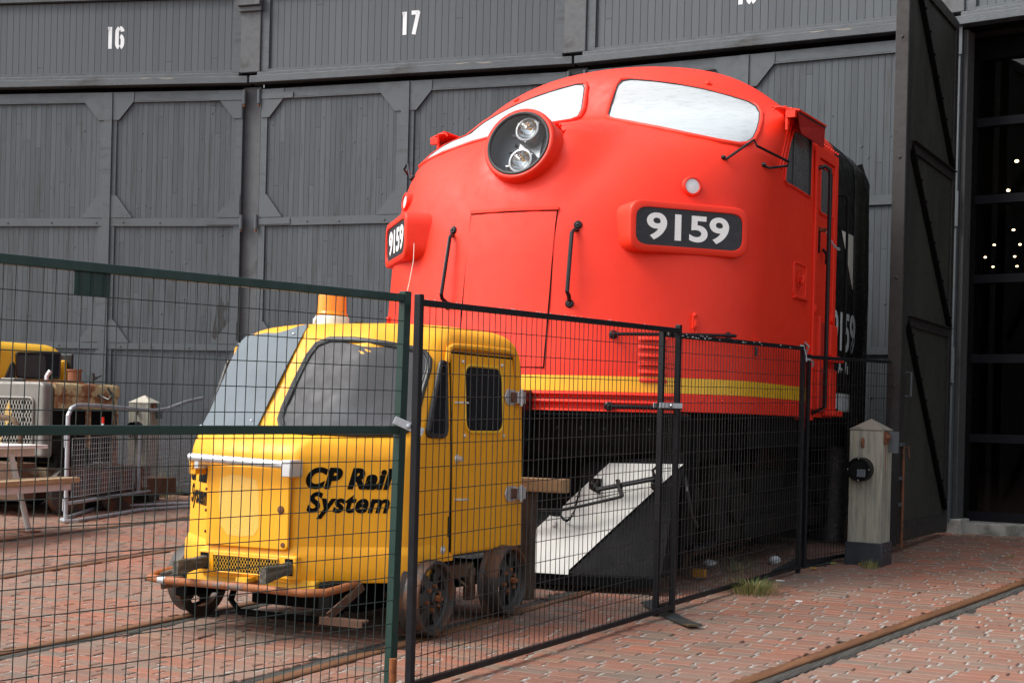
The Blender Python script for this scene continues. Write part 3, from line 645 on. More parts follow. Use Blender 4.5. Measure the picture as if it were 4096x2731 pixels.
mb = MB(); mb.tube([(1.42, 12.80, .2), (1.425, 12.80, 1.2), (1.42, 12.80, 2.4), (1.42, 12.80, 3.30), (1.40, 12.80, 3.38), (1.36, 12.80, 3.44)], [.075, .08, .075, .078, .06, .085], 14); lbuild(mb, 'tarpaulin_roll', M['tarp'], ang=60)
# yellow stripe, sheet 3 mm proud
mb = MB(); S2 = [-1.62 + 3.24 * i / 80 for i in range(81)]; mb.grid([[hullp(s, z, .004) for s in S2] for z in (1.343, 1.375, 1.41, 1.446)]); lbuild(mb, 'yellow_stripe', M['yel_stripe'])
# wind screens
WR = [(2486, 322), (2520, 316), (2600, 322), (2700, 334), (2820, 356), (2930, 386), (2998, 408), (3030, 428), (3046, 456), (3044, 490), (3032, 530), (3016, 562), (2994, 577), (2960, 581), (2880, 568), (2760, 543), (2640, 517), (2520, 494), (2452, 482), (2430, 474), (2427, 462), (2436, 430), (2452, 380), (2466, 340)]
for mir in (False, True):
    mb = MB(); patch(HB, WR, .007, mb, 0, 18, 18, mir); pn = lbuild(mb, 'windshield', M['white_board'])
    mb = MB(); mb.tube(outline(HB, WR, .003, mir), .019, 8, 0, True); lbuild(mb, 'windshield_rim', M['red'], pn)
    mb = MB(); c = V((sum(p[0] for p in WR) / len(WR), sum(p[1] for p in WR) / len(WR), 0))
    mb.tube(outline(HB, [(x + (c.x - x) * .028, y + (c.y - y) * .045) for x, y in WR], .009, mir), .006, 6, 0, True); lbuild(mb, 'windshield_seal', M['rubber'], pn)
    q = hp(2832, 335, .0); q = mx(q) if mir else q; mb = MB(); mb.ball(q, .022, 8); mb.tube([q + V((-.03, 0, 0)), q + V((.03, .0, -.003))], .008, 6); lbuild(mb, 'wiper_pivot', M['red'])
# headlight
ax = V((0, -.962, .272)).normalized(); ho = V((0.012, 8.862, 3.052))
mb = MB(); mb.lathe([(.232, -.20), (.232, -.006), (.240, .004), (.254, .006), (.264, -.002), (.269, -.02), (.270, -.06), (.271, -.12), (.273, -.18), (.276, -.24), (.28, -.30), (.28, -.36), (.28, -.5), (.28, -.7)], ho, ax, 56)
HL = lbuild(mb, 'headlight_housing', M['red'])
mb = MB(); mb.lathe([(.214, -.004), (.219, .008), (.229, .012), (.236, .009), (.238, 0)], ho, ax, 56); lbuild(mb, 'gasket_ring', M['rubber'], HL)
mb = MB(); mb.lathe([(.001, 0), (.12, 0), (.217, 0)], ho, ax, 48); lbuild(mb, 'cover_glass', M['lamp_glass'], HL)
mb = MB(); mb.lathe([(.0005, -.13), (.10, -.13), (.225, -.13), (.229, -.02)], ho, ax, 48); lbuild(mb, 'reflector_box', M['lampback'], HL)
vu = V((0, .272, .962)).normalized(); vr = V((1, 0, 0))
mb = MB(); mb.prism([(-.055, -.2), (.12, -.17), (.12, .17), (-.055, .2)], ho + ax * -.125, vr, vu, ax * .012); lbuild(mb, 'lamp_bracket', M['silver'], HL, bevel=.004)
mb = MB()
for a, b_ in ((-.085, .045), (-.12, -.01), (-.085, -.01), (-.1, -.085), (-.085, -.14)): mb.cyl(ho + ax * -.129 + vr * a + vu * b_, ho + ax * -.1245 + vr * a + vu * b_, .013, 12)
lbuild(mb, 'vent_holes', M['black_matt'], HL)
for dz, dx in ((.118, .035), (-.118, .02)):
    c = ho + vu * dz + vr * dx + ax * -.112; a2 = (ax + vr * -.0).normalized(); mb = MB()
    mb.lathe([(.060, -.01), (.098, .0), (.104, .02), (.100, .055), (.088, .085), (.075, .088), (.072, .082)], c, a2, 32); lm = lbuild(mb, 'sealed_lamp', M['silver'], HL)
    mb = MB(); mb.lathe([(.0005, .025), (.03, .031), (.055, .05), (.072, .078)], c, a2, 28); lbuild(mb, 'lamp_reflector', M['reflector'], HL)
    mb = MB(); mb.ball(c + a2 * .052 + vu * .015 + vr * .008, .014, 8, sq=.7); lbuild(mb, 'lamp_filament', M['amber_bit'], HL)
    mb = MB(); mb.lathe([(.0005, .096), (.04, .092), (.0725, .081)], c, a2, 28); lbuild(mb, 'lamp_lens', M['lamp_glass'], HL)
    mb = MB()
    for k in range(3): an = 2 * pi * k / 3 + .5; mb.ball(c + a2 * .075 + (vr * math.cos(an) + vu * math.sin(an)) * .093, .008, 6)
    mb.cyl(c + vr * -.10, c + vr * -.15, .012, 8); lbuild(mb, 'lamp_screws', M['silver'], HL)
# class lamps and number boards, both sides
d9 = V((.662, .749, 0)).normalized(); n9 = V((.749, -.662, 0)).normalized(); bk = V((-.80, .62, -.02)).normalized()
for mir in (False, True):
    g = mx if mir else (lambda p: V(p))
    p, nn_ = hit(HB, 2765, 748); nn_ = V((nn_.x * .9, nn_.y, nn_.z * .25)).normalized(); a2 = V(g(nn_)); c = V(g(p))
    mb = MB(); mb.lathe([(.034, -.03), (.072, -.03), (.070, .024), (.064, .034), (.054, .036), (.051, .026)], c, a2, 28); cl = lbuild(mb, 'class_lamp', M['red'])
    mb = MB(); mb.lathe([(.0005, .030), (.03, .029), (.052, .025)], c, a2, 28); lbuild(mb, 'class_lens', M['lens_white'], cl)
    O = V((.872, 8.838, 2.283)); Wd = .905; Hh = .345; tl = .0
    out = arc_round([(0, 0), (Wd, 0), (Wd, Hh), (0, Hh)], .105, 7); cen = (Wd / 2, Hh / 2)
    def NB(a, b_, off): q = O + d9 * a + UP * b_ + n9 * off; return V(g(q))
    def NBk(a, b_, t): q = O + d9 * a + UP * b_ + bk * t; return V(g(q))
    ins = lambda k: [(x + (cen[0] - x) * k * Hh / Wd * 1.0, y + (cen[1] - y) * k) for x, y in out]
    mb = MB(); rings = [[NBk(a, b_, .55) for a, b_ in out], [NBk(a, b_, .02) for a, b_ in out], [NB(a, b_, -.006) for a, b_ in ins(.015)], [NB(a, b_, 0) for a, b_ in ins(.05)], [NB(a, b_, 0) for a, b_ in ins(.26)], [NB(a, b_, -.012) for a, b_ in ins(.28)]]
    mb.grid([[q for q in r] for r in rings], 0, True, True, flip=not mir); nb = lbuild(mb, 'number_board_housing', M['red'], ang=50)
    mb = MB(); pl = [NB(a, b_, -.009) for a, b_ in ins(.27)]; mb.add(pl, [list(range(len(pl)))[::(-1 if mir else 1)]]); lbuild(mb, 'number_board', M['nplate'], nb)
    mb = MB(); tp = text_poly('9159', .625, .182, .002, .026); iw = Wd; x0 = (Wd - .625) / 2 - (.012 if mir else .012); y0 = (Hh - .182) / 2 + .002
    if not mir: text_on(mb, tp, O + d9 * x0 + UP * y0 + n9 * -.008, d9, UP, n9)
    else:
        o2 = mx(O + d9 * (x0 + .625) + UP * y0 + n9 * -.008); dd = mx(d9) * -1; text_on(mb, tp, o2, dd, UP, mx(n9))
    lbuild(mb, 'road_number', M['num_white'], nb)
# nose door (gap drawn by a thin recessed line and a slightly raised leaf)
dr = [(1888, 862), (2224, 855), (2159, 1464), (1815, 1464)]
def quad_on(poly, off, ru=10, rv=10):
    R = []
    for i in range(rv + 1):
        t = i / rv; L = V((*poly[0], 0)).lerp(V((*poly[3], 0)), t); Rr = V((*poly[1], 0)).lerp(V((*poly[2], 0)), t)
        R.append([hp(*(L.lerp(Rr, j / ru)).xy, off) for j in range(ru + 1)])
    return R
def door_s(z): return math.asin(.33 / 1.47) / (pi / 2)
sd = door_s(2)
mb = MB(); mb.grid([[hullp(-sd + 2 * sd * j / 10, 1.50 + (2.565 - 1.50) * i / 14, .006) for j in range(11)] for i in range(15)]); nd = lbuild(mb, 'nose_door', M['red'])
mb = MB(); mb.tube([hullp(s, z, .003) for s, z in [(-sd * 1.01, 1.5), (-sd * 1.01, 2.0), (-sd * 1.01, 2.568), (0, 2.568), (sd * 1.01, 2.568), (sd * 1.01, 2.0), (sd * 1.01, 1.495), (0, 1.495)]], .0055, 6, 0, True); lbuild(mb, 'door_gap', M['black_matt'], nd)
mb = MB(); mb.grid([[hullp(-sd * 1.03 + 2.06 * sd * j / 10, 2.572, o_) + V((0, 0, dz)) for j in range(11)] for o_, dz in ((.0, .03), (.012, .022), (.014, .004), (.004, 0))]); lbuild(mb, 'door_drip_strip', M['red'], nd)
# grab handles
def foot(mb, p, n, r=.030): mb.lathe([(.0005, .016), (r * .7, .015), (r, .006), (r, -.01)], p, n, 14); mb.ball(p + n * .018, .009, 6)
for mir in (False, True):
    g = mx if mir else (lambda p: V(p))
    t, n1 = hit(HB, 2312, 900); b_, n2 = hit(HB, 2278, 1214)
    mb = MB(); foot(mb, g(t), g(n1)); foot(mb, g(b_), g(n2))
    o1 = .075; mb.tube([g(q) for q in (t + V((0, 0, -.035)) + n1 * .01, t + V((-.02, 0, -.05)) + n1 * .05, t + V((-.03, 0, -.075)) + n1 * o1, b_ + V((-.005, 0, .065)) + n2 * o1, b_ + V((.005, 0, .04)) + n2 * .055, b_ + V((0, 0, .015)) + n2 * .01)], .0145, 8); lbuild(mb, 'nose_handrail', M['black_gloss'])
    mb = MB(); P = [hit(HB, x, y) for x, y in ((2893, 632), (2900, 643), (2985, 596), (2991, 613), (3100, 652), (3104, 668), (3062, 676), (3052, 660))]
    of = [.0, .02, .10, .10, .10, .085, .03, 0]
    mb.tube([g(p + n * o_) for (p, n), o_ in zip(P, of) if p is not None], .0095, 8); foot(mb, g(P[0][0]), g(P[0][1]), .018); foot(mb, g(P[-1][0]), g(P[-1][1]), .018); lbuild(mb, 'shoulder_grab_iron', M['black_gloss'])
    # low grab bar round the corner
    mb = MB(); pa, na = hit(HB, 2453, 1338); pb, nb_ = hit(HB, 2912, 1345)
    pts = [pa, pa + na * .05] + [hullp(s, pa.z + (pb.z - pa.z) * k / 6, .075) for k, s in enumerate([.36, .44, .52, .6, .68, .76, .80])] + [pb + nb_ * .05, pb]
    s0 = math.asin(min(1, pa.x / 1.47)) / (pi / 2); s1 = math.asin(min(1, pb.x / 1.47)) / (pi / 2)
    pts = [pa, pa + na * .05] + [hullp(s0 + (s1 - s0) * k / 8, pa.z + (pb.z - pa.z) * k / 8, .072) for k in range(9)] + [pb + nb_ * .05, pb]
    mb.tube([g(q) for q in pts], .0115, 8); foot(mb, g(pa), g(na)); foot(mb, g(pb), g(nb_)); lbuild(mb, 'lower_grab_bar', M['black_gloss'])
    # louvres
    for k in range(6):
        y = 1346 + k * 33; a, na = hit(HB, 2552, y + 6); c, nc = hit(HB, 2672, y + 12)
        mb = MB(); R = []
        for f_, o_, dz in ((0, .0, .012), (1, .012, .004), (2, .020, -.012), (3, .018, -.018)): 
            R.append([g((a if j == 0 else c if j == 6 else a.lerp(c, j / 6)) + (na.lerp(nc, j / 6)) * (o_ if 0 < j < 6 else 0) + (na.lerp(nc, j / 6)) * (.010 * math.sin(pi * j / 6)) + V((0, 0, dz))) for j in range(7)])
        mb.grid(R); mb.add([*R[-1], *[g((a.lerp(c, j / 6)) + na * -.0 + V((0, 0, -.014))) for j in range(7)]], [(j, j + 1, 8 + j, 7 + j) for j in range(6)], 1); lbuild(mb, 'louvre', [M['red'], M['black_matt']])
    # coupling hook bracket
    p, n = hit(HB, 2775, 1292); t_ = V((-n.y, n.x, 0)).normalized(); R_ = Matrix((t_, n, UP)).transposed()
    if mir: p = mx(p); n = mx(n); t_ = V((-n.y, n.x, 0)).normalized(); R_ = Matrix((t_, n, UP)).transposed()
    mb = MB(); mb.box(p + n * .010 + UP * -.0, (.034, .02, .085), R_); mb.box(p + n * .024 + UP * -.01 + t_ * .006, (.024, .012, .04), R_); mb.ball(p + n * .012 + UP * .05, .019, 8); mb.tube([p + n * .015 + UP * -.045 + t_ * .012, p + n * .018 + UP * -.065 + t_ * .01, p + n * .018 + UP * -.075, p + n * .018 + UP * -.065 - t_ * .01, p + n * .015 + UP * -.045 - t_ * .012], .005, 6); lbuild(mb, 'hook_bracket', M['red'], bevel=.003)
# plate with two rivets
p, n = hit(HB, 3024, 1352); t_ = V((-n.y, n.x, 0)).normalized(); R_ = Matrix((t_, n, UP)).transposed()
mb = MB(); mb.box(p + n * .002, (.075, .006, .05), R_); mb.ball(p + n * .006 + t_ * .024 + UP * -.008, .007, 6); mb.ball(p + n * .006 - t_ * .024 + UP * -.008, .007, 6); lbuild(mb, 'small_cover_plate', M['red'])
mb = MB(); mb.bar(hp(3019, 1386, .012), hp(3018, 1424, .012), .018, .012); lbuild(mb, 'latch', M['black_gloss'])
# apron under the stripe with rivets
mb = MB(); mb.grid([[hullp(s, z, o_) for s in [-1.55 + 3.1 * i / 70 for i in range(71)]] for z, o_ in ((1.335, .002), (1.332, .010), (1.222, .010), (1.218, .002))]); ap = lbuild(mb, 'apron', M['red'], ang=30)
mb = MB()
for k in range(18):
    for sg in (1, -1): mb.ball(hullp(sg * (.66 + .048 * k), 1.30, .012), .008, 6)
lbuild(mb, 'rivet_row', M['red'], ap)
# anticlimber
SA = .545
mb = MB(); pr = [(1.336, .012), (1.338, .085), (1.322, .10), (1.314, .092), (1.312, .060), (1.286, .056), (1.284, .094), (1.270, .10), (1.262, .092), (1.260, .056), (1.226, .056), (1.222, .098), (1.210, .10), (1.206, .02)]
cols_ = [-SA + 2 * SA * i / 44 for i in range(45)]
mb.grid([[hullp(s, z, o_) for s in cols_] for z, o_ in pr]); 
for s in (-SA, SA): mb.add([hullp(s, z, o_) for z, o_ in pr], [list(range(len(pr)))])
lbuild(mb, 'anticlimber', M['red'], ang=30)
mb = MB(); pa = hullp(.36, 1.245, .14); P = [hullp(.36 + .20 * k / 8, 1.243, .135) for k in range(9)]
mb.tube([hullp(.355, 1.243, .06)] + P + [hullp(.57, 1.243, .05)], .014, 8); foot(mb, hullp(.35, 1.245, .10), V((.3, -.95, 0)).normalized(), .03); lbuild(mb, 'step_grab_bar', M['black_gloss'])
# black shroud between the apron and the plough
mb = MB(); pr = [(1.212, .02), (1.200, .085), (1.180, .09), (1.172, .055), (1.155, .052), (1.148, .062), (1.130, .052), (1.02, .046), (.96, .030), (.91, -.01), (.875, -.08), (.86, -.2)]
cs = [-.60 + 1.2 * i / 44 for i in range(45)]
def hz(s, z, o_): q = hullp(s, 1.3, o_); return V((q.x, q.y, z))
mb.grid([[hz(s, z, o_) for s in cs] for z, o_ in pr])
for s in (-.60, .60): mb.add([hz(s, z, o_) for z, o_ in pr] + [hz(s, .86, -.5), hz(s, 1.2, -.5)], [list(range(len(pr) + 2))])
sh = lbuild(mb, 'coupler_shroud', M['black_semi'], ang=30)
mb = MB()
for k in range(17):
    s = -.54 + 1.08 * k / 16; p = hz(s, 1.095, .050); q = hz(s, 1.095, .060); mb.lathe([(.0005, .012), (.012, .011), (.014, .0), (.014, -.004)], p, (q - p), 6)
lbuild(mb, 'bolt_row', M['black_gloss'], sh)
mb = MB(); mb.bx(-.33, .325, 8.36, 8.56, .96, 1.338); mb.bx(-.30, .29, 8.34, 8.36, 1.0, 1.30); lbuild(mb, 'buffer_block', M['black_gloss'], bevel=.012)
# snow plough
PB = V((0, 8.50, .135)); PT = V((0, 8.84, .885)); 
def pf(x, z):   # point on the plough face: raked, swept back towards the ends
    t = (z - .135) / .75; ax_ = abs(x); return V((x, 8.50 + .30 * t + .10 * ax_ ** 2 + .04 * math.sin(pi * t) , z + .018 * ax_))
XE = 1.25
def pgrid(mb, x0, x1, f0, f1, off=0, nx=12, nz=10, m=0):
    R = []
    for i in range(nz + 1):
        t = i / nz; R.append([pf(x0(t) + (x1(t) - x0(t)) * j / nx, .135 + .75 * t) + V((0, -off, 0)) for j in range(nx + 1)])
    mb.grid(R, m)
for sg in (1, -1):
    mb = MB(); xi = lambda t: .0 if t < .52 else .56
    lo_ = [[V((sg * q.x, q.y, q.z)) for q in [pf(XE * (1 - .02) * j / 14, .135 + .75 * t) for j in range(15)]] for t in [k * .52 / 6 for k in range(7)]]
    hi_ = [[V((sg * q.x, q.y, q.z)) for q in [pf(.56 + .05 * (t - .52) + (XE - .02 * t - .56) * j / 9, .135 + .75 * t) for j in range(10)]] for t in [.52 + k * .48 / 6 for k in range(7)]]
    mb.grid(lo_); mb.grid(hi_)
    ed = [V((sg * XE * .98, pf(XE, .135 + .75 * t).y + dy, .135 + .75 * t + .018 * XE)) for t in (0, 1) for dy in (0, .35)]
    mb.add(ed, [(0, 1, 3, 2)]); bt = [V((sg * XE * .98 * j / 14, pf(XE * j / 14, .135).y + dy, .135 + .018 * XE * j / 14 + dz)) for dy, dz in ((0, 0), (-.02, -.012), (-.02, -.075), (.05, -.075)) for j in range(15)]
    mb.grid([bt[k * 15:(k + 1) * 15] for k in range(4)]); pw = lbuild(mb, 'plough_blade', M['plough_black'], ang=35)
def pfit(x, y, off=0):
    """sight a pixel on the plough face"""
    Y = 8.75
    for k in range(14): q = atY(x, y, Y); Y = pf(q.x, q.z).y - off
    return atY(x, y, Y)
def pquad(mb, tl, tr_, br, bl, off, nx=10, nz=12):
    R = []
    for i in range(nz + 1):
        t = i / nz; L = V((*tl, 0)).lerp(V((*bl, 0)), t); Rr = V((*tr_, 0)).lerp(V((*br, 0)), t); R.append([pfit(*L.lerp(Rr, j / nx).xy, off) for j in range(nx + 1)])
    mb.grid(R)
mb = MB(); pquad(mb, (2437, 1851), (2733, 1856), (2642, 1938), (2262, 2013), .020); pquad(mb, (2252, 2022), (2642, 1938), (2500, 2068), (2246, 2066), .020, 10, 6); pquad(mb, (2197, 2064), (2500, 2068), (2278, 2276), (2048, 2205), .020); pquad(mb, (2048, 2203), (2278, 2274), (2272, 2297), (2078, 2284), .036, 10, 4)
lbuild(mb, 'white_stripe', M['plough_white'], ang=60)
mb = MB(); q = pfit(2219, 2096, .01); mb.lathe([(.0005, .03), (.018, .029), (.022, .02), (.022, 0)], q, (0, -1, .2), 6); a = pfit(2192, 2062, .008); mb.add([pfit(x, y, .011) for x, y in ((2197, 2060), (2268, 2075), (2247, 2130), (2187, 2123))], [(0, 1, 2, 3)]); lbuild(mb, 'plough_bracket', M['plough_white'])
# uncoupling lever on the plough
mb = MB(); A1 = pfit(2385, 1960, .09); A2 = pfit(2640, 1912, .09); mb.tube([A1, A2], .013, 8); mb.tube([A1 + V((0, 0, .012)), A2 + V((0, .01, .018))], .007, 6)
cq = pfit(2470, 1930, .11); ce = pfit(2488, 1985, .13); mb.bar(cq + V((0, 0, .02)), ce, .022, .03, (0, -1, 0)); mb.tube([ce, pfit(2330, 2022, .14), pfit(2250, 2038, .14) + V((0, -.02, 0)), pfit(2110, 2040, .14) + V((-.1, -.04, 0))], .011, 8)
for x, y, w in ((2383, 1945, .08), (2625, 1945, .07)):
    q = pfit(x, y, .015); mb.box(q, (w, .03, .11)); mb.box(q + V((.01, -.045, .01)), (.03, .09, .035)); mb.ball(q + V((-.02, -.018, .03)), .012, 6); mb.ball(q + V((.02, -.018, .03)), .012, 6)
q = pfit(2622, 1900, .10); mb.tube([q + V((0, 0, -.03)), q + V((-.02, 0, .03)), q + V((0, 0, .055)), q + V((.025, 0, .03)), q + V((.02, 0, -.03))], .011, 6); lbuild(mb, 'uncoupling_lever', M['black_gloss'], bevel=.004)
def chain(mb, a, b_, sag, n, r=.004, L=.022):
    for k in range(n):
        t = (k + .5) / n; p = V(a).lerp(V(b_), t) + V((0, 0, -sag * 4 * t * (1 - t))); t2 = t + .01; d_ = (V(a).lerp(V(b_), t2) + V((0, 0, -sag * 4 * t2 * (1 - t2))) - p).normalized(); s_ = d_.cross(V((0, 1, 0))).normalized() if k % 2 else V((0, 1, 0))
        mb.tube([p + d_ * L * .5 * math.cos(an) * 1.2 + s_ * L * .3 * math.sin(an) for an in [2 * pi * i / 8 for i in range(8)]], r, 5, 0, True)
mb = MB(); chain(mb, pfit(2330, 1920, .03), pfit(2300, 2034, .1), .0, 10); chain(mb, pfit(2300, 2036, .12), pfit(2245, 2062, .05), .05, 9); lbuild(mb, 'safety_chain', M['black_matt'])
# underframe, truck and hoses
TR = MB()
for sg in (1, -1):
    TR.bx(sg * 1.02, sg * 1.20, 9.7, 13.2, .40, .62); TR.bx(sg * 1.0, sg * 1.22, 9.75, 10.25, .30, .80); TR.bx(sg * 1.0, sg * 1.25, 10.3, 12.6, .30, .46); TR.bx(sg * 1.05, sg * 1.2, 10.6, 11.4, .62, .80); TR.bx(sg * 1.02, sg * 1.2, 9.72, 10.1, .62, .86)
    TR.cyl((sg * 1.05, 9.62, .62), (sg * 1.05, 9.40, .62), .11, 16); TR.bx(sg * .98, sg * 1.16, 9.28, 9.44, .28, .92)
TR.bx(-1.0, 1.0, 9.9, 10.1, .4, .6); TR.bx(-.6, .6, 9.4, 12.6, .75, .95); tk = lbuild(TR, 'bogie_frame', M['truck'], bevel=.02)
for sg in (1, -1):
    for y in (10.05, 12.3):
        q = MB(); z0 = gz(y) + .5; q.lathe([(.05, .0), (.40, .0), (.44, .03), (.485, .05), (.50, .06), (.50, .12), (.53, .14), (.53, .16), (.45, .17), (.05, .17)], (sg * (.66), y, z0), (sg, 0, 0), 40); lbuild(q, 'wheel', M['wheel'], tk, ang=40)
        q = MB(); q.cyl((sg * .85, y, z0), (sg * 1.27, y, z0), .13, 20); lbuild(q, 'axle_box', M['truck'], tk)
        q = MB()
        for k in range(6): q.tube([(sg * 1.1 + .07 * math.cos(a), y + .38 + .07 * math.sin(a), .32 + .05 * k + .05 * a / (2 * pi)) for a in [2 * pi * i / 10 for i in range(11)]], .016, 6)
        lbuild(q, 'coil_spring', M['truck'], tk)
mb = MB(); mb.bx(-1.38, 1.38, 9.9, 13.2, .98, 1.215); mb.bx(-1.2, 1.2, 9.0, 9.9, .9, 1.2); lbuild(mb, 'underframe', M['black_matt'])
mb = MB(); mb.bx(-1.25, 1.25, 8.95, 9.0, .2, .95); lbuild(mb, 'plough_back', M['black_matt'])
for sg in (1, -1):
    mb = MB(); a = V((sg * 1.24, 9.0, .80)); mb.tube([a, a + V((sg * .04, -.05, -.1)), a + V((sg * .05, 0, -.25)), a + V((sg * .06, .1, -.34))], .014, 8); lbuild(mb, 'air_hose', M['rubber'])
    mb = MB(); P = [V((sg * 1.22, 9.2 + .06 * k, .30 - .02 * math.sin(k * .5))) for k in range(8)]; mb.tube(P, [.03, .036] * 4, 10); lbuild(mb, 'corrugated_hose', M['black_gloss'])
    mb = MB(); mb.bx(sg * 1.40, sg * 1.455, 11.10, 11.19, 1.125, 1.21); mb.bx(sg * 1.36, sg * 1.48, 11.02, 11.22, 1.195, 1.221); lbuild(mb, 'step_tab', M['red'])
# flank: cab side window, door, awning, handrails
FX = 1.47
def fl(x, y, off=0): return atX(x, y, FX + off)
for mir in (False, True):
    g = mx if mir else (lambda p: V(p))
    w = [fl(*q, .004) for q in ((3139, 721), (3146, 735), (3168, 744), (3241, 790), (3244, 700), (3247, 560), (3180, 520), (3172, 530), (3158, 575), (3145, 640))]
    mb = MB(); mb.add([g(q) for q in w], [list(range(len(w)))[::(-1 if mir else 1)]]); sw = lbuild(mb, 'side_window', M['sidepane'])
    mb = MB(); mb.tube([g(q) for q in w], .010, 6, 0, True); lbuild(mb, 'window_rim', M['red'], sw)
    mb = MB(); mb.bar(g(fl(3236, 785, .006)), g(fl(3242, 560, .006)), .02, .02, (1, 0, 0)); lbuild(mb, 'window_post', M['rubber'], sw)
    mb = MB(); mb.bar(g(fl(3168, 742, .006)), g(fl(3174, 530, .006)), .008, .012, (1, 0, 0)); lbuild(mb, 'sash_bar', M['rubber'], sw)
    # drip gutter ahead of the window
    gp = [(3178, 475), (3170, 476), (3162, 495), (3152, 540), (3138, 600), (3122, 675)]
    mb = MB(); mb.tube([g((lambda h: h[0] + h[1] * .008)(hit(HB, x, y))) for x, y in gp], .012, 6); mb.tube([g((lambda h: h[0] + h[1] * .004)(hit(HB, x - 9, y + 3))) for x, y in gp], .010, 6)

    for x, y in gp[1:]: mb.ball(g(hp(x - 9, y + 8, .003)), .006, 6)
    lbuild(mb, 'drip_gutter', M['red'], sw)
    # awning
    XA = 1.585; t0 = atX(3192, 440, XA); t1 = atX(3301, 506, XA); b1 = atX(3296, 592, XA - .03); b0 = atX(3198, 530, XA - .03)
    if mir: XA = 1.50; t0.x = t1.x = XA; b0.x = b1.x = XA - .03
    zr = max(t0.z, t1.z) + .03; x0 = 1.38
    mb = MB(); top = [V((x0, t0.y, zr)), t0 + V((.012, 0, .006)), t1 + V((.012, 0, .006)), V((x0, t1.y, zr))]
    mb.add([g(q) for q in top] + [g(q - UP * .012) for q in top], [(0, 1, 2, 3), (7, 6, 5, 4), (0, 4, 5, 1), (1, 5, 6, 2), (2, 6, 7, 3), (3, 7, 4, 0)]); aw = lbuild(mb, 'awning', M['red'])
    mid = b0.lerp(t0, .45)
    mb = MB()
    for dx in (0, .008): mb.add([g(q - V((dx, 0, .018 if i < 2 else 0))) for i, q in enumerate((t0, t1, b1, b0 + V((0, .05, 0)), b0 + V((0, .0, .04))))], [(0, 1, 2, 3, 4)])
    lbuild(mb, 'awning_flap', M['red_dull'], aw)
    mb = MB(); mb.bar(g(t0 - UP * .014 + V((0, .03, 0))), g(t1 - UP * .014), .010, .008); lbuild(mb, 'green_edging', M['green'], aw)
    mb = MB(); c = t0 + V((-.045, -.02, -.03)); mb.box(g(c), (.07, .03, .055)); mb.box(g(c + V((-.03, 0, -.05))), (.018, .018, .13)); mb.tube([g(c + V((-.03, 0, .02))), g(c + V((-.035, -.005, .055))), g(c + V((-.11, -.02, .052))), g(c + V((-.13, -.02, .03)))], .007, 6); mb.ball(g(c + V((.0, 0, .035))), .012, 6); lbuild(mb, 'awning_bracket', M['red'], aw, bevel=.003)
    # cab door
    D0 = 11.14; D1 = 11.73
    mb = MB(); mb.bx(FX - .02, FX + .006, D0 + .06, D1 - .06, 1.40, 3.26) if not mir else mb.bx(-FX - .006, -FX + .02, D0 + .06, D1 - .06, 1.40, 3.26); cd = lbuild(mb, 'cab_door', M['red'], bevel=.004)
    mb = MB(); sx = -1 if mir else 1
    mb.bx(sx * FX, sx * (FX + .022), D0 - .03, D0 + .055, 1.28, 3.36); mb.bx(sx * FX, sx * (FX + .022), D1 - .055, D1 + .03, 1.28, 3.36); mb.bx(sx * FX, sx * (FX + .022), D0 + .055, D1 - .055, 3.27, 3.36)
    lbuild(mb, 'door_frame', M['red'], bevel=.006)
    mb = MB()
    for k in range(22):
        for y in (D0 + .01, D1 + .005): mb.ball((sx * (FX + .022), y, 1.36 + k * .092), .007, 6)
    for k in range(8): mb.ball((sx * (FX + .02), D0 + .1 + .07 * k, 3.385), .009, 6)
    lbuild(mb, 'rivet_columns', M['red'])
    mb = MB(); wq = arc_round([(D0 + .10, 2.84), (D1 - .10, 2.84), (D1 - .10, 3.21), (D0 + .10, 3.21)], .05, 4); mb.add([(sx * (FX + .010), a, b_) for a, b_ in wq], [list(range(len(wq)))[::sx]]); lbuild(mb, 'door_window', M['sidepane'], cd)
    mb = MB(); mb.tube([(sx * (FX + .010), a, b_) for a, b_ in wq], .012, 6, 0, True); lbuild(mb, 'door_window_rim', M['red'], cd)
    mb = MB(); mb.cyl((sx * (FX + .005), D0 + .10, 2.70), (sx * (FX + .07), D0 + .10, 2.70), .016, 10, 1); mb.box((sx * (FX + .015), D0 + .10, 2.62), (.012, .03, .2)); mb.tube([(sx * (FX + .02), D0 + .2, 2.56), (sx * (FX + .05), D0 + .2, 2.52), (sx * (FX + .05), D0 + .19, 2.44)], .012, 6); lbuild(mb, 'door_handle', [M['black_gloss'], M['rust']], cd)
    mb = MB(); chain(mb, (sx * (FX + .06), D0 + .12, 2.70), (sx * (FX + .14), D0 + .24, 2.56), .03, 8, .004, .03); lbuild(mb, 'door_chain', M['galv'])
    mb = MB(); mb.tube([(sx * FX, D0 + .02, 3.175), (sx * (FX + .07), D0 + .03, 3.19), (sx * (FX + .10), D0 + .05, 3.165), (sx * (FX + .105), D0 + .055, 3.10), (sx * (FX + .105), D0 + .055, 1.30), (sx * (FX + .0), D0 + .06, 1.25)], .017, 10); lbuild(mb, 'cab_handrail', M['black_gloss'])
    mb = MB(); mb.tube([(sx * (FX - .01), D1 + .10, 3.06), (sx * (FX + .05), D1 + .12, 3.07), (sx * (FX + .075), D1 + .14, 3.03), (sx * (FX + .075), D1 + .14, 1.5), (sx * FX, D1 + .14, 1.42)], .012, 8); lbuild(mb, 'body_handrail', M['black_semi'])
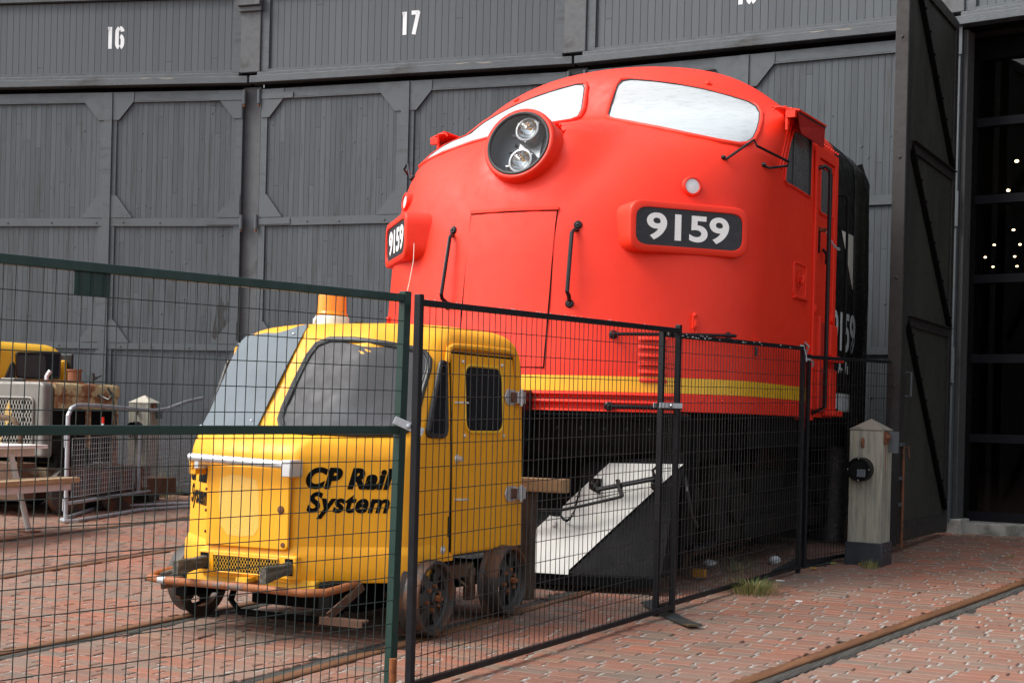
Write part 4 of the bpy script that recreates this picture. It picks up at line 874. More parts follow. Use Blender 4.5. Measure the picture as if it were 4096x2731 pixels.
    # stirrup steps and bowed kick plates by the door
    for z1_, z0_ in ((2.02, 1.70), (1.66, 1.26)):
        mb = MB(); mb.bx(sx * (FX + .0), sx * (FX + .05), D0 + .08, D0 + .12, z0_, z1_); mb.bx(sx * FX, sx * (FX + .06), D1 - .22, D1 - .02, z0_ + .02, z1_ - .05); mb.bx(sx * (FX - .0), sx * (FX + .10), D1 - .24, D1 + .05, z0_ - .03, z0_ + .018); mb.bx(sx * (FX + .0), sx * (FX + .03), D0 + .16, D1 - .24, z0_, z1_ - .04, 1)
        lbuild(mb, 'step', [M['red'], M['red_dull']], bevel=.012)
    mb = MB(); mb.lathe([(.0005, .0), (.04, .0), (.04, .03), (.0005, .035)], (sx * FX, D0 + .02, 2.06), (sx, 0, 0), 12); mb.lathe([(.0005, .0), (.04, .0), (.04, .03), (.0005, .035)], (sx * FX, D1 - .04, 2.02), (sx, 0, 0), 12); lbuild(mb, 'hinge_lug', M['red'])
    # recessed filler hatch with hand wheel
    h = [fl(*q) for q in ((3170, 1040), (3218, 1070), (3222, 1193), (3172, 1182))]; cy = sum(q.y for q in h) / 4; cz = sum(q.z for q in h) / 4
    sx0 = WZ(2.2); ohp = arc_round([(-.16, -.125), (.16, -.125), (.16, .125), (-.16, .125)], .04, 4)
    mb = MB(); mb.tube([(sx * (FX + .002), cy + a, cz + b_) for a, b_ in ohp], .010, 6, 0, True); mb.lathe([(.075, .004), (.07, -.0), (.04, .002), (.0005, .003)], (sx * (FX + .003), cy, cz), (sx, 0, 0), 20); mb.ball((sx * (FX + .03), cy, cz), .03, 8, sq=.6, ax=(1, 0, 0)); mb.cyl((sx * FX, cy, cz), (sx * (FX + .03), cy, cz), .012, 8)
    for k in range(5): mb.ball((sx * (FX + .032), cy + .032 * math.cos(1.25 * k), cz + .032 * math.sin(1.25 * k)), .013, 6)
    mb.cyl((sx * (FX + .012), cy - .16, cz - .135), (sx * (FX + .012), cy + .2, cz - .135), .014, 8); hc = lbuild(mb, 'filler_hatch', M['red'])
# markings on the black flank
mb = MB(); tp = text_poly('9159', .76, .335, .002, .02); text_on(mb, tp, (1.459, 11.80, 1.785), (0, 1, 0), UP, (1, 0, 0)); lbuild(mb, 'flank_number', M['lens_white'])
mb = MB(); tp = text_poly('A-17a', .33, .105, .002, .020); text_on(mb, tp, (1.459, 12.02, 1.60), (0, 1, 0), UP, (1, 0, 0)); lbuild(mb, 'flank_class', M['lens_white'])
mb = MB(); mb.prism([(12.03, 2.80), (12.42, 2.80), (12.44, 2.34)], (1.457, 0, 0), (0, 1, 0), UP, (.003, 0, 0)); lbuild(mb, 'white_triangle', M['offwhite'])
mb = MB(); mb.bx(1.457, 1.460, 11.86, 12.02, 1.30, 1.43); mb.bx(1.457, 1.460, 12.06, 12.42, 1.28, 1.43); lbuild(mb, 'white_blocks', M['lens_white'])
# ------------------------------------------------------------------ yellow rail inspection car
RC = thing('rail_inspection_car', 'small yellow rail inspection car with amber beacon standing in front of the locomotive', 'rail car', (0, 7.0, gz(7.0)))
YF = pchip([(.28, 5.985), (.43, 5.985), (.92, 5.99), (.98, 6.02), (1.03, 6.10), (1.055, 6.17), (1.50, 6.50), (1.57, 6.56), (1.62, 6.64), (1.66, 6.80), (1.672, 7.0)])
YS = pchip([(.28, 6.36), (.43, 6.365), (.92, 6.37), (.98, 6.39), (1.03, 6.42), (1.055, 6.44), (1.50, 6.70), (1.57, 6.75), (1.62, 6.82), (1.66, 6.95), (1.672, 7.1)])
WS = pchip([(.28, .735), (.43, .735), (1.055, .725), (1.50, .70), (1.56, .69), (1.60, .665), (1.635, .61), (1.66, .50), (1.672, .30)])
WF = pchip([(.28, .27), (.92, .27), (1.055, .30), (1.5, .34), (1.66, .25), (1.672, .15)])
def cslice(z, y1=None):
    w = WS(z); yr = 7.665 - max(0, z - 1.5) * .5
    pts = [(0, YF(z)), (WF(z), YF(z)), (w, YS(z)), (w, yr), (0, yr)]
    half = arc_round(pts, [0, .03, .10, .07, 0], 5)
    half = [(x, y) for x, y in half]
    # subdivide the long straight runs so every slice has the same layout
    out = []
    for i in range(len(half) - 1):
        for k in range(4): t = k / 4; out.append((half[i][0] * (1 - t) + half[i + 1][0] * t, half[i][1] * (1 - t) + half[i + 1][1] * t))
    out.append(half[-1])
    full = [V((x, y, z)) for x, y in out] + [V((-x, y, z)) for x, y in out[::-1][1:-1]]
    return full
zc = [.40 + .1 * i for i in range(6)] + [.92 + .012 * i for i in range(12)] + [1.07 + .03 * i for i in range(15)] + [1.51 + .011 * i for i in range(14)] + [1.667, 1.672]
cbm = MB(); rows = [cslice(z) for z in zc]; cbm.grid(rows, 0, True, True, flip=True); cbm.add(rows[-1], [list(range(len(rows[-1])))], 0, True)
cbody = cbm.build('body', M['yellow'], RC, ang=40)
CB = bvh_of(cbm)
def ch(x, y, o=0): p, n = hit(CB, x, y); return p + n * o
# bottom skirt (front and corners)
def skirt(z, o):
    pts = [(0, YF(.43) - o), (.27 + o * .4, YF(.43) - o), (.735 + o, 6.365 - o * .6), (.735 + o, 6.60)]
    h = arc_round(pts, [0, .03, .10, 0], 6); return [V((-x, y, z)) for x, y in h[::-1][:-1]] + [V((x, y, z)) for x, y in h]
mb = MB(); mb.grid([skirt(z, o) for z, o in ((.470, .0), (.455, .008), (.435, .016), (.42, .019), (.36, .020), (.30, .020), (.288, .014), (.288, -.03))], 0, True, flip=True); sk = mb.build('front_skirt', M['yellow'], RC, ang=40)
mb = MB(); mb.bx(-.70, .70, 6.5, 7.64, .38, .41); mb.bx(-.55, .55, 6.1, 7.6, .26, .30); mb.bx(-.5, -.42, 6.0, 7.75, .16, .30); mb.bx(.42, .5, 6.0, 7.75, .16, .30); mb.bx(-.3, .4, 6.4, 6.9, .1, .28); mb.build('chassis', M['black_matt'], RC, bevel=.01)
# centre nose panel with grille and engine hatch
Yp = 5.955
mb = MB(); mb.bx(-.315, .315, Yp, 6.02, .30, .425); 
cp = mb.build('grille_panel', M['yellow'], RC, bevel=.012, seg=3)
mb = MB(); mb.bx(-.205, .205, Yp - .0015, Yp + .01, .318, .402); mb.build('grille_opening', M['black_matt'], cp)
MESH1 = mesh_mat('yellow expanded mesh', (.62, .34, .02), .018, .030, .075)
mb = MB(); mb.add([(-.205, Yp - .004, .318), (.205, Yp - .004, .318), (.205, Yp - .004, .402), (-.205, Yp - .004, .402)], [(0, 1, 2, 3)]); mb.build('grille_mesh', MESH1, cp)
mb = MB(); mb.tube([(x, Yp - .004, z) for x, z in ((-.207, .316), (.207, .316), (.207, .404), (-.207, .404))], .004, 4, 0, True); mb.build('grille_rim', M['yellow'], cp)
for sg in (-1, 1):
    mb = MB(); mb.bx(sg * .245, sg * .295, Yp - .0015, Yp + .01, .325, .41); mb.build('handle_slot', M['black_matt'], cp)
    mb = MB(); a = V((sg * .27, 6.05, .372)); b_ = V((sg * .275, 5.735, .342)); R = []
    for k in range(9):
        t = k / 8; p = a.lerp(b_, t); hw = .020 + .004 * math.sin(6 * t); hh = .026 + .014 * t + .003 * math.sin(9 * t)
        R.append([p + V((x * hw, 0, z * hh)) for x, z in ((-1, -.8), (-.7, -1), (.7, -1), (1, -.8), (1, .8), (.6, 1), (-.6, 1), (-1, .8))])
    mb.grid(R, 0, False, True); mb.add(R[-1], [list(range(8))]); mb.build('lift_handle', M['oldwood'], RC, bevel=.004)
mb = MB(); ot = arc_round([(-.262, .452), (.262, .452), (.262, .868), (-.262, .868)], [.0, .03, .0, .0], 4); mb.prism(ot, (0, Yp + .018, 0), (1, 0, 0), UP, (0, -.022, 0)); hd = mb.build('engine_hatch', M['yellow'], RC, bevel=.006, seg=3)
mb = MB(); pt = [(-.175, .80), (-.10, .822), (-.02, .815), (.06, .80), (.075, .74), (.08, .56), (.05, .515), (-.03, .505), (-.12, .51), (-.165, .56), (-.18, .70)]; mb.add([(x, Yp - .0052, z) for x, z in pt], [list(range(len(pt)))]); mb.build('repaint_patch', M['yel_patch'], hd)
mb = MB(); mb.lathe([(.0005, .008), (.012, .008), (.02, .004), (.021, 0)], (.215, Yp - .004, .655), (0, -1, 0), 16); mb.lathe([(.0005, .006), (.012, .005), (.013, 0)], (.232, Yp - .004, .478), (0, -1, 0), 10); mb.lathe([(.0005, .004), (.010, .004), (.011, 0)], (.252, Yp - .002, .856), (0, -1, 0), 10)
for z in (.52, .63, .74, .84): mb.ball((-.266, Yp, z), .009, 6)
mb.build('hatch_fasteners', M['rust'], hd)
mb = MB(); mb.bx(-.30, .30, 6.0, 6.1, .905, .93)
mb = MB(); mb.tube([(-.335, 5.90, .905), (.275, 5.90, .885)], .021, 14); mb.bx(.262, .318, 5.878, 5.99, .825, .91); mb.bx(-.30, -.27, 5.89, 5.99, .845, .89); mb.build('push_bar', M['alu'], RC, bevel=.005)
mb = MB(); mb.bx(-.345, -.30, 5.905, 5.99, .815, .885); mb.cyl((-.325, 5.905, .855), (-.325, 5.898, .855), .012, 10); mb.build('bar_lug', M['yellow'], RC, bevel=.008)
# lettering on the two angled nose faces
P0 = V((.27, 5.988, 0)); P1 = V((.725, 6.37, 0)); dL = (P1 - P0).normalized(); nL = V((dL.y, -dL.x, 0))
def lett(mir):
    mb = MB(); o_ = P0 + dL * .055
    for i, (s, w_, h_, z_, off) in enumerate((('CP Rail', .452, .112, .763, .052), ('System', .425, .138, .612, .036))):
        vs, fs = text_poly(s, w_, h_, .0, off, .28, 1.07)
        out = []
        for a, b_, c in vs:
            a2 = (w_ - a) if mir else a; q = o_ + dL * (a2 + .006 * i) + UP * (z_ + b_)
            loc, n, k, d = CB.ray_cast(q + nL * .3, -nL); q = (loc if loc else q) + nL * .0025
            out.append(mx(q) if mir else q)
        mb.add(out, fs)
    mb.build('lettering', M['letter'], RC)
def mx(p): return V((-p[0], p[1], p[2]))
lett(False); lett(True)
# screens
GB = [(968, 1318), (1234, 1306), (1170, 1430), (1077, 1617), (1028, 1722), (754, 1722), (800, 1640), (862, 1520), (940, 1372)]
mb = MB(); patch(CB, GB, .012, mb, 0, 10, 8); gb = mb.build('screen_board', M['greyboard'], RC)
mb = MB(); ol = outline(CB, GB, .010); mb.tube(ol, .004, 4, 0, True); mb.build('board_edge', M['rubber'], gb)
mb = MB()
for x, y in ((1178, 1343), (948, 1366), (797, 1692), (1010, 1690)): p, n = hit(CB, x, y); mb.ball(p + n * .014, .009, 8)
mb.build('board_screws', M['alu'], gb)
DW = [(1320, 1360), (1420, 1361), (1540, 1376), (1650, 1396), (1700, 1413), (1718, 1440), (1714, 1480), (1690, 1560), (1664, 1660), (1640, 1712), (1614, 1731), (1570, 1738), (1400, 1740), (1250, 1738), (1165, 1732), (1128, 1716), (1121, 1680), (1135, 1635), (1180, 1535), (1235, 1425), (1270, 1380)]
mb = MB(); patch(CB, DW, .006, mb, 0, 12, 10); dw = mb.build('windscreen', M['darkpane'], RC)
mb = MB(); mb.tube(outline(CB, DW, .006), .016, 8, 0, True); mb.tube(outline(CB, [(x + (1420 - x) * .035, y + (1560 - y) * .035) for x, y in DW], .010), .008, 6, 0, True); mb.build('screen_gasket', M['rubber'], dw)
# side (both flanks): door, window, quarter light
for sg in (1, -1):
    g = (lambda p: V(p)) if sg > 0 else mx
    X0 = .727
    def sp(x, y, o_=0): p = atX(x, y, X0 + o_); k = WS(p.z); return V((k + o_, p.y, p.z))
    dq = [sp(*q, .010) for q in ((1812, 1425), (1830, 1412), (2040, 1420), (2062, 1440), (2066, 1600), (2072, 1900), (2078, 2160), (1800, 2212), (1806, 1900), (1809, 1650))]
    rows = []
    mb = MB(); fr_ = [(q.y, q.z) for q in dq]; n_ = len(fr_); A_ = [g((WS(z) + .012, y, z)) for y, z in fr_]; B_ = [g((WS(z) - .01, y, z)) for y, z in fr_]
    zl = [.41 + (1.49 - .41) * i / 14 for i in range(15)]; y0, y1 = 6.775, 7.50
    mb.grid([[g((WS(z) + .011, y0 + (y1 - y0) * j / 4, z)) for j in range(5)] for z in zl]); mb.grid([[g((WS(z) + o_, y0 + .0, z)) for o_ in (-.01, .011)] for z in zl]); mb.grid([[g((WS(z) + o_, y1, z)) for o_ in (-.01, .011)] for z in zl]); mb.grid([[g((WS(zl[0]) + o_, y0 + (y1 - y0) * j / 4, zl[0])) for j in range(5)] for o_ in (-.01, .011)]); mb.grid([[g((WS(zl[-1]) + o_, y0 + (y1 - y0) * j / 4, zl[-1])) for j in range(5)] for o_ in (-.01, .011)])
    cd = mb.build('door', M['yellow'], RC)
    mb = MB(); mb.tube([g((WS(z) + .004, y, z)) for y, z in ((y0 - .006, .42), (y0 - .006, 1.0), (y0 - .006, 1.495), (y1 + .006, 1.497), (y1 + .006, 1.0), (y1 + .006, .42))], .006, 6); mb.build('door_gap', M['black_matt'], cd)
    mb = MB(); hp_ = [(6.735, 1.44), (6.75, 1.515), (6.80, 1.530), (7.1, 1.535), (7.45, 1.535), (7.515, 1.52), (7.54, 1.47), (7.55, 1.40)]; mb.tube([g((WS(1.5) + .012, a, b_)) for a, b_ in hp_], .016, 8); mb.build('roof_drip_rail', M['yellow'], RC)
    wq = arc_round([(6.915, 1.075), (7.34, 1.075), (7.34, 1.425), (6.915, 1.425)], .07, 5)
    mb = MB(); mb.add([g((WS(z) + .016, y, z)) for y, z in wq], [list(range(len(wq)))[::sg]]); wn = mb.build('door_window', M['blackpane'], cd)
    mb = MB(); mb.tube([g((WS(z) + .014, y, z)) for y, z in arc_round([(6.905, 1.065), (7.35, 1.065), (7.35, 1.435), (6.905, 1.435)], .075, 5)], .009, 6, 0, True); mb.build('window_rim', M['yel_stripe'], cd)
    tq = arc_round([(6.50, 1.045), (6.715, 1.04), (6.72, 1.44), (6.67, 1.44)], [.05, .05, .03, .02], 5)
    mb = MB(); mb.add([g((WS(z) + .006, y, z)) for y, z in tq], [list(range(len(tq)))[::sg]]); qw = mb.build('quarter_light', M['blackpane'], RC)
    mb = MB(); mb.tube([g((WS(z) + .006, y, z)) for y, z in tq], .012, 8, 0, True); mb.tube([g((WS(z) + .012, y + (6.66 - y) * .12, z + (1.17 - z) * .07)) for y, z in tq], .005, 6, 0, True); mb.build('quarter_gasket', M['rubber'], qw)
    for z in (1.27, .71):
        mb = MB(); mb.prism(arc_round([(7.40, z - .045), (7.37, z), (7.40, z + .045), (7.50, z + .045), (7.50, z - .045)], .01, 3), g((WS(z) + .013, 0, 0)), (0, 1, 0), UP, (sg * .008, 0, 0)); mb.bx(sg * (WS(z) + .01), sg * (WS(z) + .04), 7.50, 7.60, z - .035, z + .035); mb.cyl(g((WS(z) + .035, 7.545, z - .05)), g((WS(z) + .035, 7.545, z + .05)), .012, 10); mb.bx(sg * (WS(z) + .02), sg * (WS(z) + .032), 7.44, 7.52, z - .03, z + .03, 1); mb.build('hinge', [M['alu'], M['rust']], cd, bevel=.002)
    for z in (1.225, .70): mb = MB(); mb.tube([g((WS(z) + .01, 6.80, z)), g((WS(z) + .05, 6.82, z)), g((WS(z) + .055, 6.87, z))], .006, 6); mb.build('pull_bolt', M['alu'], cd)
    mb = MB(); mb.lathe([(.0005, .035), (.014, .034), (.016, .01), (.026, .0)], g((WS(.92) + .012, 6.82, .92)), (sg, 0, 0), 12)
    mb.build('door_latch', M['alu'], cd)
    mb = MB()
    for y, z in ((6.90, 1.45), (7.36, 1.45), (6.90, 1.045), (7.36, 1.045)): mb.ball(g((WS(z) + .012, y, z)), .011, 8)
    mb.build('window_screws', M['alu'], cd)
    mb = MB(); mb.bx(sg * .70, sg * .742, 6.62, 6.80, .37, .41); mb.build('sill_flange', M['yellow'], RC, bevel=.004)
    mb = MB(); mb.lathe([(.0005, .012), (.008, .012), (.02, .004), (.026, .0)], g((.735, 6.58, .415)), (sg, 0, 0), 12); mb.lathe([(.0005, .012), (.008, .012), (.02, .004), (.026, .0)], g((.735, 6.70, .432)), (sg, 0, 0), 12); mb.build('sill_bolts', M['alu'], RC)
    mb = MB(); mb.bx(sg * .735, sg * .741, 6.745, 6.765, .50, .61); mb.build('paint_chip', M['letter'], RC)
# beacon, aerial
bc = V((-.363, 7.2, 1.665))
mb = MB(); mb.lathe([(.100, .0), (.104, .005), (.104, .056), (.098, .068), (.09, .07), (.001, .07)], bc, UP, 32); bk_ = mb.build('beacon', M['offwhite'], RC)
mb = MB(); mb.lathe([(.095, .072), (.097, .08), (.088, .086), (.086, .10)] + [(.0855 - .0003 * i + (.0012 if i % 2 else 0), .105 + .007 * i) for i in range(13)] + [(.079, .197), (.070, .201), (.001, .202)], bc, UP, 32); mb.build('amber_dome', M['amber'], bk_, ang=60)
mb = MB(); a = bc + V((-.074, -.074, .02)); t_ = V((.707, -.707, 0)); mb.add([a + t_ * -.028 + V((-.003, -.003, 0)), a + t_ * .028 + V((-.003, -.003, 0)), a + t_ * .028 + V((-.003, -.003, .032)), a + t_ * -.028 + V((-.003, -.003, .032))], [(0, 1, 2, 3)]); mb.build('rating_label', M['white_paint'], bk_)
mb = MB(); mb.lathe([(.0005, .03), (.012, .028), (.02, .015), (.034, .012), (.036, 0)], (.13, 7.25, 1.672), UP, 16, 1); mb.tube([(.13, 7.25, 1.69), (.115, 7.25, 1.80), (.145, 7.25, 1.93), (.17, 7.25, 2.06), (.172, 7.25, 2.16)], .0022, 5); mb.build('aerial', [M['offwhite'], M['alu']], RC)
mb = MB(); mb.tube([(-.27, 7.22, 1.675), (-.22, 7.24, 1.683), (-.19, 7.2, 1.69), (-.16, 7.22, 1.70)], .006, 5); mb.tube([(-.27, 7.2, 1.675), (-.2, 7.2, 1.68), (-.17, 7.17, 1.695)], .005, 5); mb.build('beacon_lead', M['rubber'], RC)
# wheels
def cwheel(x, y, sg, R0=.20):
    z0 = gz(y) + .012 + R0; c = V((x, y, z0)); w = MB()
    w.lathe([(.165, -.052), (R0 + .022, -.052), (R0 + .024, -.046), (R0 + .006, -.034), (R0, -.028), (R0 - .003, .05), (R0 - .008, .056), (R0 - .022, .056), (.172, .045), (.165, .02), (.165, -.052)], c, (sg, 0, 0), 44)
    o = w.build('wheel', M['wheel'], RC, ang=40)
    w = MB(); n = 6; rim = []; 
    # dished web with six openings
    seg = 60; r_in = .072; r_out = .150
    def ring(r, off): return [c + V((sg * off, r * math.cos(2 * pi * k / seg), r * math.sin(2 * pi * k / seg))) for k in range(seg)]
    R1 = [(.0, .032), (.045, .032), (.072, .026), (.085, .022), (.125, .012), (.150, .016), (.168, .026)]
    rs = [ring(max(r, .001), o_) for r, o_ in R1]
    for i in range(len(rs) - 1):
        for k in range(seg):
            kk = (k % 10)
            ra = (R1[i][0] + R1[i + 1][0]) / 2
            open_ = (.085 <= R1[i][0] < .150) and (2 <= kk <= 7 if R1[i][0] > .1 else 3 <= kk <= 6)
            if open_: continue
            w.add([rs[i][k], rs[i][(k + 1) % seg], rs[i + 1][(k + 1) % seg], rs[i + 1][k]], [(0, 1, 2, 3)], 0, True)
            w.add([p - V((sg * .014, 0, 0)) for p in (rs[i][k], rs[i][(k + 1) % seg], rs[i + 1][(k + 1) % seg], rs[i + 1][k])], [(0, 1, 2, 3)], 0, True)
    w.build('wheel_web', M['wheelface'], o, ang=60)
    w = MB(); w.lathe([(.040, .03), (.038, .05), (.030, .055), (.028, .05)], c, (sg, 0, 0), 18); w.cyl(c + V((sg * .03, 0, 0)), c + V((sg * .075, 0, 0)), .018, 6, 1); w.cyl(c + V((sg * .03, 0, 0)), c + V((sg * .088, 0, 0)), .011, 8, 1)
    for k in range(6): a = 2 * pi * (k + .3) / 6; q = c + V((sg * .022, .062 * math.cos(a), .062 * math.sin(a))); w.cyl(q, q + V((sg * .022, 0, 0)), .011, 6, 1)
    w.build('hub', [M['wheelface'], M['pipe_rust']], o)
for x, sg in ((.765, 1), (-.765, -1)):
    for y in (6.50, 7.36): cwheel(x, y, sg)
mb = MB()
for y in (6.50, 7.36): z0 = gz(y) + .212; mb.cyl((-.74, y, z0), (.74, y, z0), .022, 12)
mb.build('axles', M['wheel'], RC)
for sg in (1, -1):
    mb = MB(); mb.tube([(sg * .66, 6.72, .16), (sg * .67, 6.93, .285), (sg * .66, 7.14, .17)], .011, 6); mb.bx(sg * .58, sg * .675, 6.69, 7.16, .26, .33); mb.bx(sg * .64, sg * .69, 7.10, 7.16, .12, .30); mb.bx(sg * .64, sg * .69, 6.70, 6.75, .12, .30)
    mb.build('brake_rigging', M['rusty_frame'], RC, bevel=.004)
mb = MB(); mb.bx(.38, .60, 6.75, 7.10, .055, .20); mb.build('underfloor_box', M['wheelface'], RC, bevel=.01)
mb = MB(); mb.tube([(-.36, 6.35, .24), (-.36, 6.3, .12), (-.3, 6.3, .06), (.3, 6.3, .06), (.36, 6.3, .12), (.36, 6.35, .24)], .018, 8); mb.build('guard_hoop', M['black_matt'], RC)
# rusty tube bumper bar
mb = MB(); P = [V(q) for q in [(-.60, 6.10, .285), (-.61, 5.98, .27), (-.57, 5.885, .262), (-.46, 5.85, .26), (-.2, 5.845, .262), (.2, 5.85, .262), (.42, 5.86, .258), (.52, 5.92, .262), (.545, 6.02, .275), (.55, 6.15, .29)]]
mb.tube(P, .0205, 12); mb.bx(-.03, .06, 5.85, 6.0, .262, .28); bp = mb.build('bumper_tube', M['pipe_rust'], RC)
mb = MB(); mb.tube([P[3].lerp(P[2], .15), P[3], P[3].lerp(P[4], .12)], .0215, 12); mb.build('bare_sleeve', M['galv'], bp)
A_ = atY(765, 2298, 6.06); B_ = atY(652, 2312, 5.93); mb = MB(); mb.bar(A_, B_, .06, .008); mb.bar(A_ + V((.012, -.03, -.026)), B_ + V((.012, -.03, -.026)), .008, .055); mb.build('step_angle', M['rusty_frame'], RC)
mb = MB(); A_ = atY(700, 2278, 6.04); B_ = atY(578, 2315, 5.94); mb.bar(A_, B_, .03, .018); mb.build('step_board', M['oldwood'], RC, bevel=.004)
mb = MB(); mb.bar((.585, 6.16, .28), (.50, 5.98, .135), .05, .010, (1, 0, 0)); mb.bar((.47, 5.98, .128), (.70, 6.02, .122), .07, .012); mb.bar((.47, 5.945, .118), (.70, 5.985, .112), .010, .04); mb.build('foot_step', M['rusty_frame'], RC, bevel=.003)
mb = MB(); mb.bx(-.42, .40, 6.0, 6.04, .235, .30); mb.bx(-.02, .05, 5.9, 6.0, .275, .30); mb.build('front_crossmember', M['yellow_old'], RC)
mb = MB(); mb.cyl((.66, 7.45, .315), (.66, 7.80, .305), .019, 12); mb.build('lift_tube', M['rusty_frame'], RC)
# ------------------------------------------------------------------ temporary fence panels
def fence_panel(name, label, A, d, W_, zb, zt, mat, wire, tilt=0.0, rail_z=None, sq=.038, posts=(True, True), hs=.05, vs=.1, group='temporary mesh fence panels', wr=.0021, over=.03, both_round=False, drop=None):
    """A: foot of the right/near post, d: unit direction along the panel"""
    A = V(A); d = V(d).normalized(); up = (UP * math.cos(tilt) + d * math.sin(tilt)); dd = (d * math.cos(tilt) - UP * math.sin(tilt)) if drop is None else (d - UP * drop).normalized(); nn = dd.cross(up)
    t = thing(name, label, 'fence panel', A, 0, group)
    R_ = Matrix((dd, nn, up)).transposed()
    def P(s, z): return A + dd * s + up * z
    for i, s in enumerate((0, W_)):
        mb = MB()
        if posts[i]:
            if both_round: mb.cyl(P(s, 0), P(s, zt + over), sq / 2, 14)
            else: mb.box(P(s, (zt + over) / 2), (sq, sq, zt + over), R_)
            mb.build('post', mat, t, bevel=.003)
    s0, s1 = sq / 2, W_ - sq / 2
    for z in (zb, zt) + ((rail_z,) if rail_z else ()):
        mb = MB(); mb.box(P((s0 + s1) / 2, z), (s1 - s0 - .001, sq * .86, sq * .86), R_); mb.build('rail', mat, t, bevel=.003)
    mb = MB(); nv = int((s1 - s0) / hs)
    o_ = nn * (-.012 if nn.dot(EYE - A) < 0 else .012)
    for k in range(1, nv + 1):
        s = s0 + (s1 - s0) * k / (nv + .6) + random.uniform(-.0015, .0015); k1 = random.uniform(-.003, .003); mb.tube([P(s, zb) + o_, P(s + k1, (zb + zt) / 2) + o_ * (1 + random.uniform(-.3, .3)), P(s + random.uniform(-.002, .002), zt) + o_], wr, 5, 0, False, False)
    z = zt - vs
    while z > zb + .02:
        mb.tube([P(s0 - .012, z) + o_ * 1.25] + [P(s0 + (s1 - s0) * j / 5, z + random.uniform(-.002, .002)) + o_ * 1.25 for j in range(1, 5)] + [P(s1 + .012, z) + o_ * 1.25], wr, 5, 0, False, True); z -= vs
    mb.build('wire_mesh', wire, t)
    return t, P, R_, nn
gA = V((1.302, 5.285, -.037)); gB = V((.890, 3.469, 0)); gd = V((gB.x - gA.x, gB.y - gA.y, 0)).normalized()
GF, GP, GR, gn_ = fence_panel('mesh_fence', 'dark green mesh fence panel leaning in front of the yellow rail car', gA, gd, 2.9, .0, 1.69, M['green'], M['green_wire'], -.021, 1.122, .040, drop=.0120)
# name plate wired on to the green panel
c = onpl(368, 1134, gA, gn_); mb = MB(); mb.box(c + gn_ * .0, (.145, .006, .085), GR); mb.build('blank_plate', M['green'], GF)
bl = [V((1.432, 5.235, -.039)), V((1.566, 7.965, .021)), V((1.64, 10.33, .073)), V((1.892, 12.05, .11))]
F1, P1_, R1, n1 = fence_panel('mesh_fence', 'nearest black mesh fence panel, running back beside the yellow rail car', bl[0], V((bl[1].x - bl[0].x, bl[1].y - bl[0].y, bl[1].z - bl[0].z)), (bl[1] - bl[0]).length, .045, 1.665, M['blackf'], M['black_wire'], 0, None, .032, over=.035)
F2, P2_, R2, n2 = fence_panel('mesh_fence', 'black mesh fence panel in front of the locomotive plough, chipped white top rail', V((1.505, 7.86, .02)), V((bl[2] - V((1.505, 7.86, .02)))), (bl[2] - V((1.505, 7.86, .02))).length, .045, 1.64, M['blackf'], M['black_wire'], 0, None, .032, over=.03)
F3, P3_, R3, n3 = fence_panel('mesh_fence', 'farthest black mesh fence panel ending at the wooden bollard', V((1.60, 10.62, .08)), V((bl[3] - V((1.60, 10.62, .08)))), (bl[3] - V((1.60, 10.62, .08))).length, .045, 1.585, M['blackf'], M['black_wire'], 0, None, .030, (True, False), over=.02)
# chipped paint flecks on the top rails
random.seed(5)
mb = MB()
for k in range(34):
    s = random.choice([random.uniform(.03, .06), random.uniform(.25, .85), random.uniform(1.0, 2.2)]); z = 1.64 + random.uniform(-.006, .012); L = random.uniform(.004, .03)
    q = P2_(s, z); mb.box(q + V((.0152, 0, 0)), (.0012, L, random.uniform(.002, .006)), R2 @ Matrix.Rotation(pi / 2, 3, 'Z'))
mb.build('chipped_paint', M['white_paint'], F2)
mb = MB()
for k in range(30): q = P1_(random.uniform(.05, 2.6), 1.68); mb.ball(q + V((random.uniform(-.008, .012), 0, 0)), random.uniform(.0015, .003), 4)
mb.build('water_drops', M['lens_white'], F1)
def clamp(name, label, p, d, L, tiltz, w=.035):
    t = thing(name, label, 'clamp', p, 0, 'clamps joining the fence panels'); d = V(d).normalized(); s_ = V((d.y, -d.x, 0)).normalized()
    if s_.dot(EYE - V(p)) < 0: s_ = -s_
    dd = (d + UP * tiltz).normalized(); u_ = s_.cross(dd)
    if u_.z < 0: u_ = -u_
    R_ = Matrix((dd, s_, u_)).transposed(); mb = MB(); mb.box(V(p) + s_ * .028, (L, .006, w), R_); mb.box(V(p) - s_ * .028, (L, .006, w), R_); mb.box(V(p) + dd * (L / 2 - .003), (.006, .05, w), R_); mb.build('clamp_plate', M['galv'], t, bevel=.002)
    mb = MB(); mb.lathe([(.0005, .012), (.008, .010), (.012, .002), (.012, -.05)], V(p) + s_ * .032, s_, 12); mb.build('bolt', M['galv'], t)
pg = atD(1635, 1704, 6.13); clamp('fence_clamp', 'bent galvanised clamp tying the green panel to the black panel', pg - FW * .0, RW + FW * .05, .135, -.42, .034)
clamp('fence_clamp', 'galvanised clamp holding the two middle black fence posts together', V((1.535, 7.90, 1.245)), V((1.566 - 1.505, 7.965 - 7.86, 0)), .17, 0, .03)
t = thing('wire_twist', 'pale wire twisted round the tops of the far fence posts', 'wire', (1.62, 10.47, 1.70), 0)
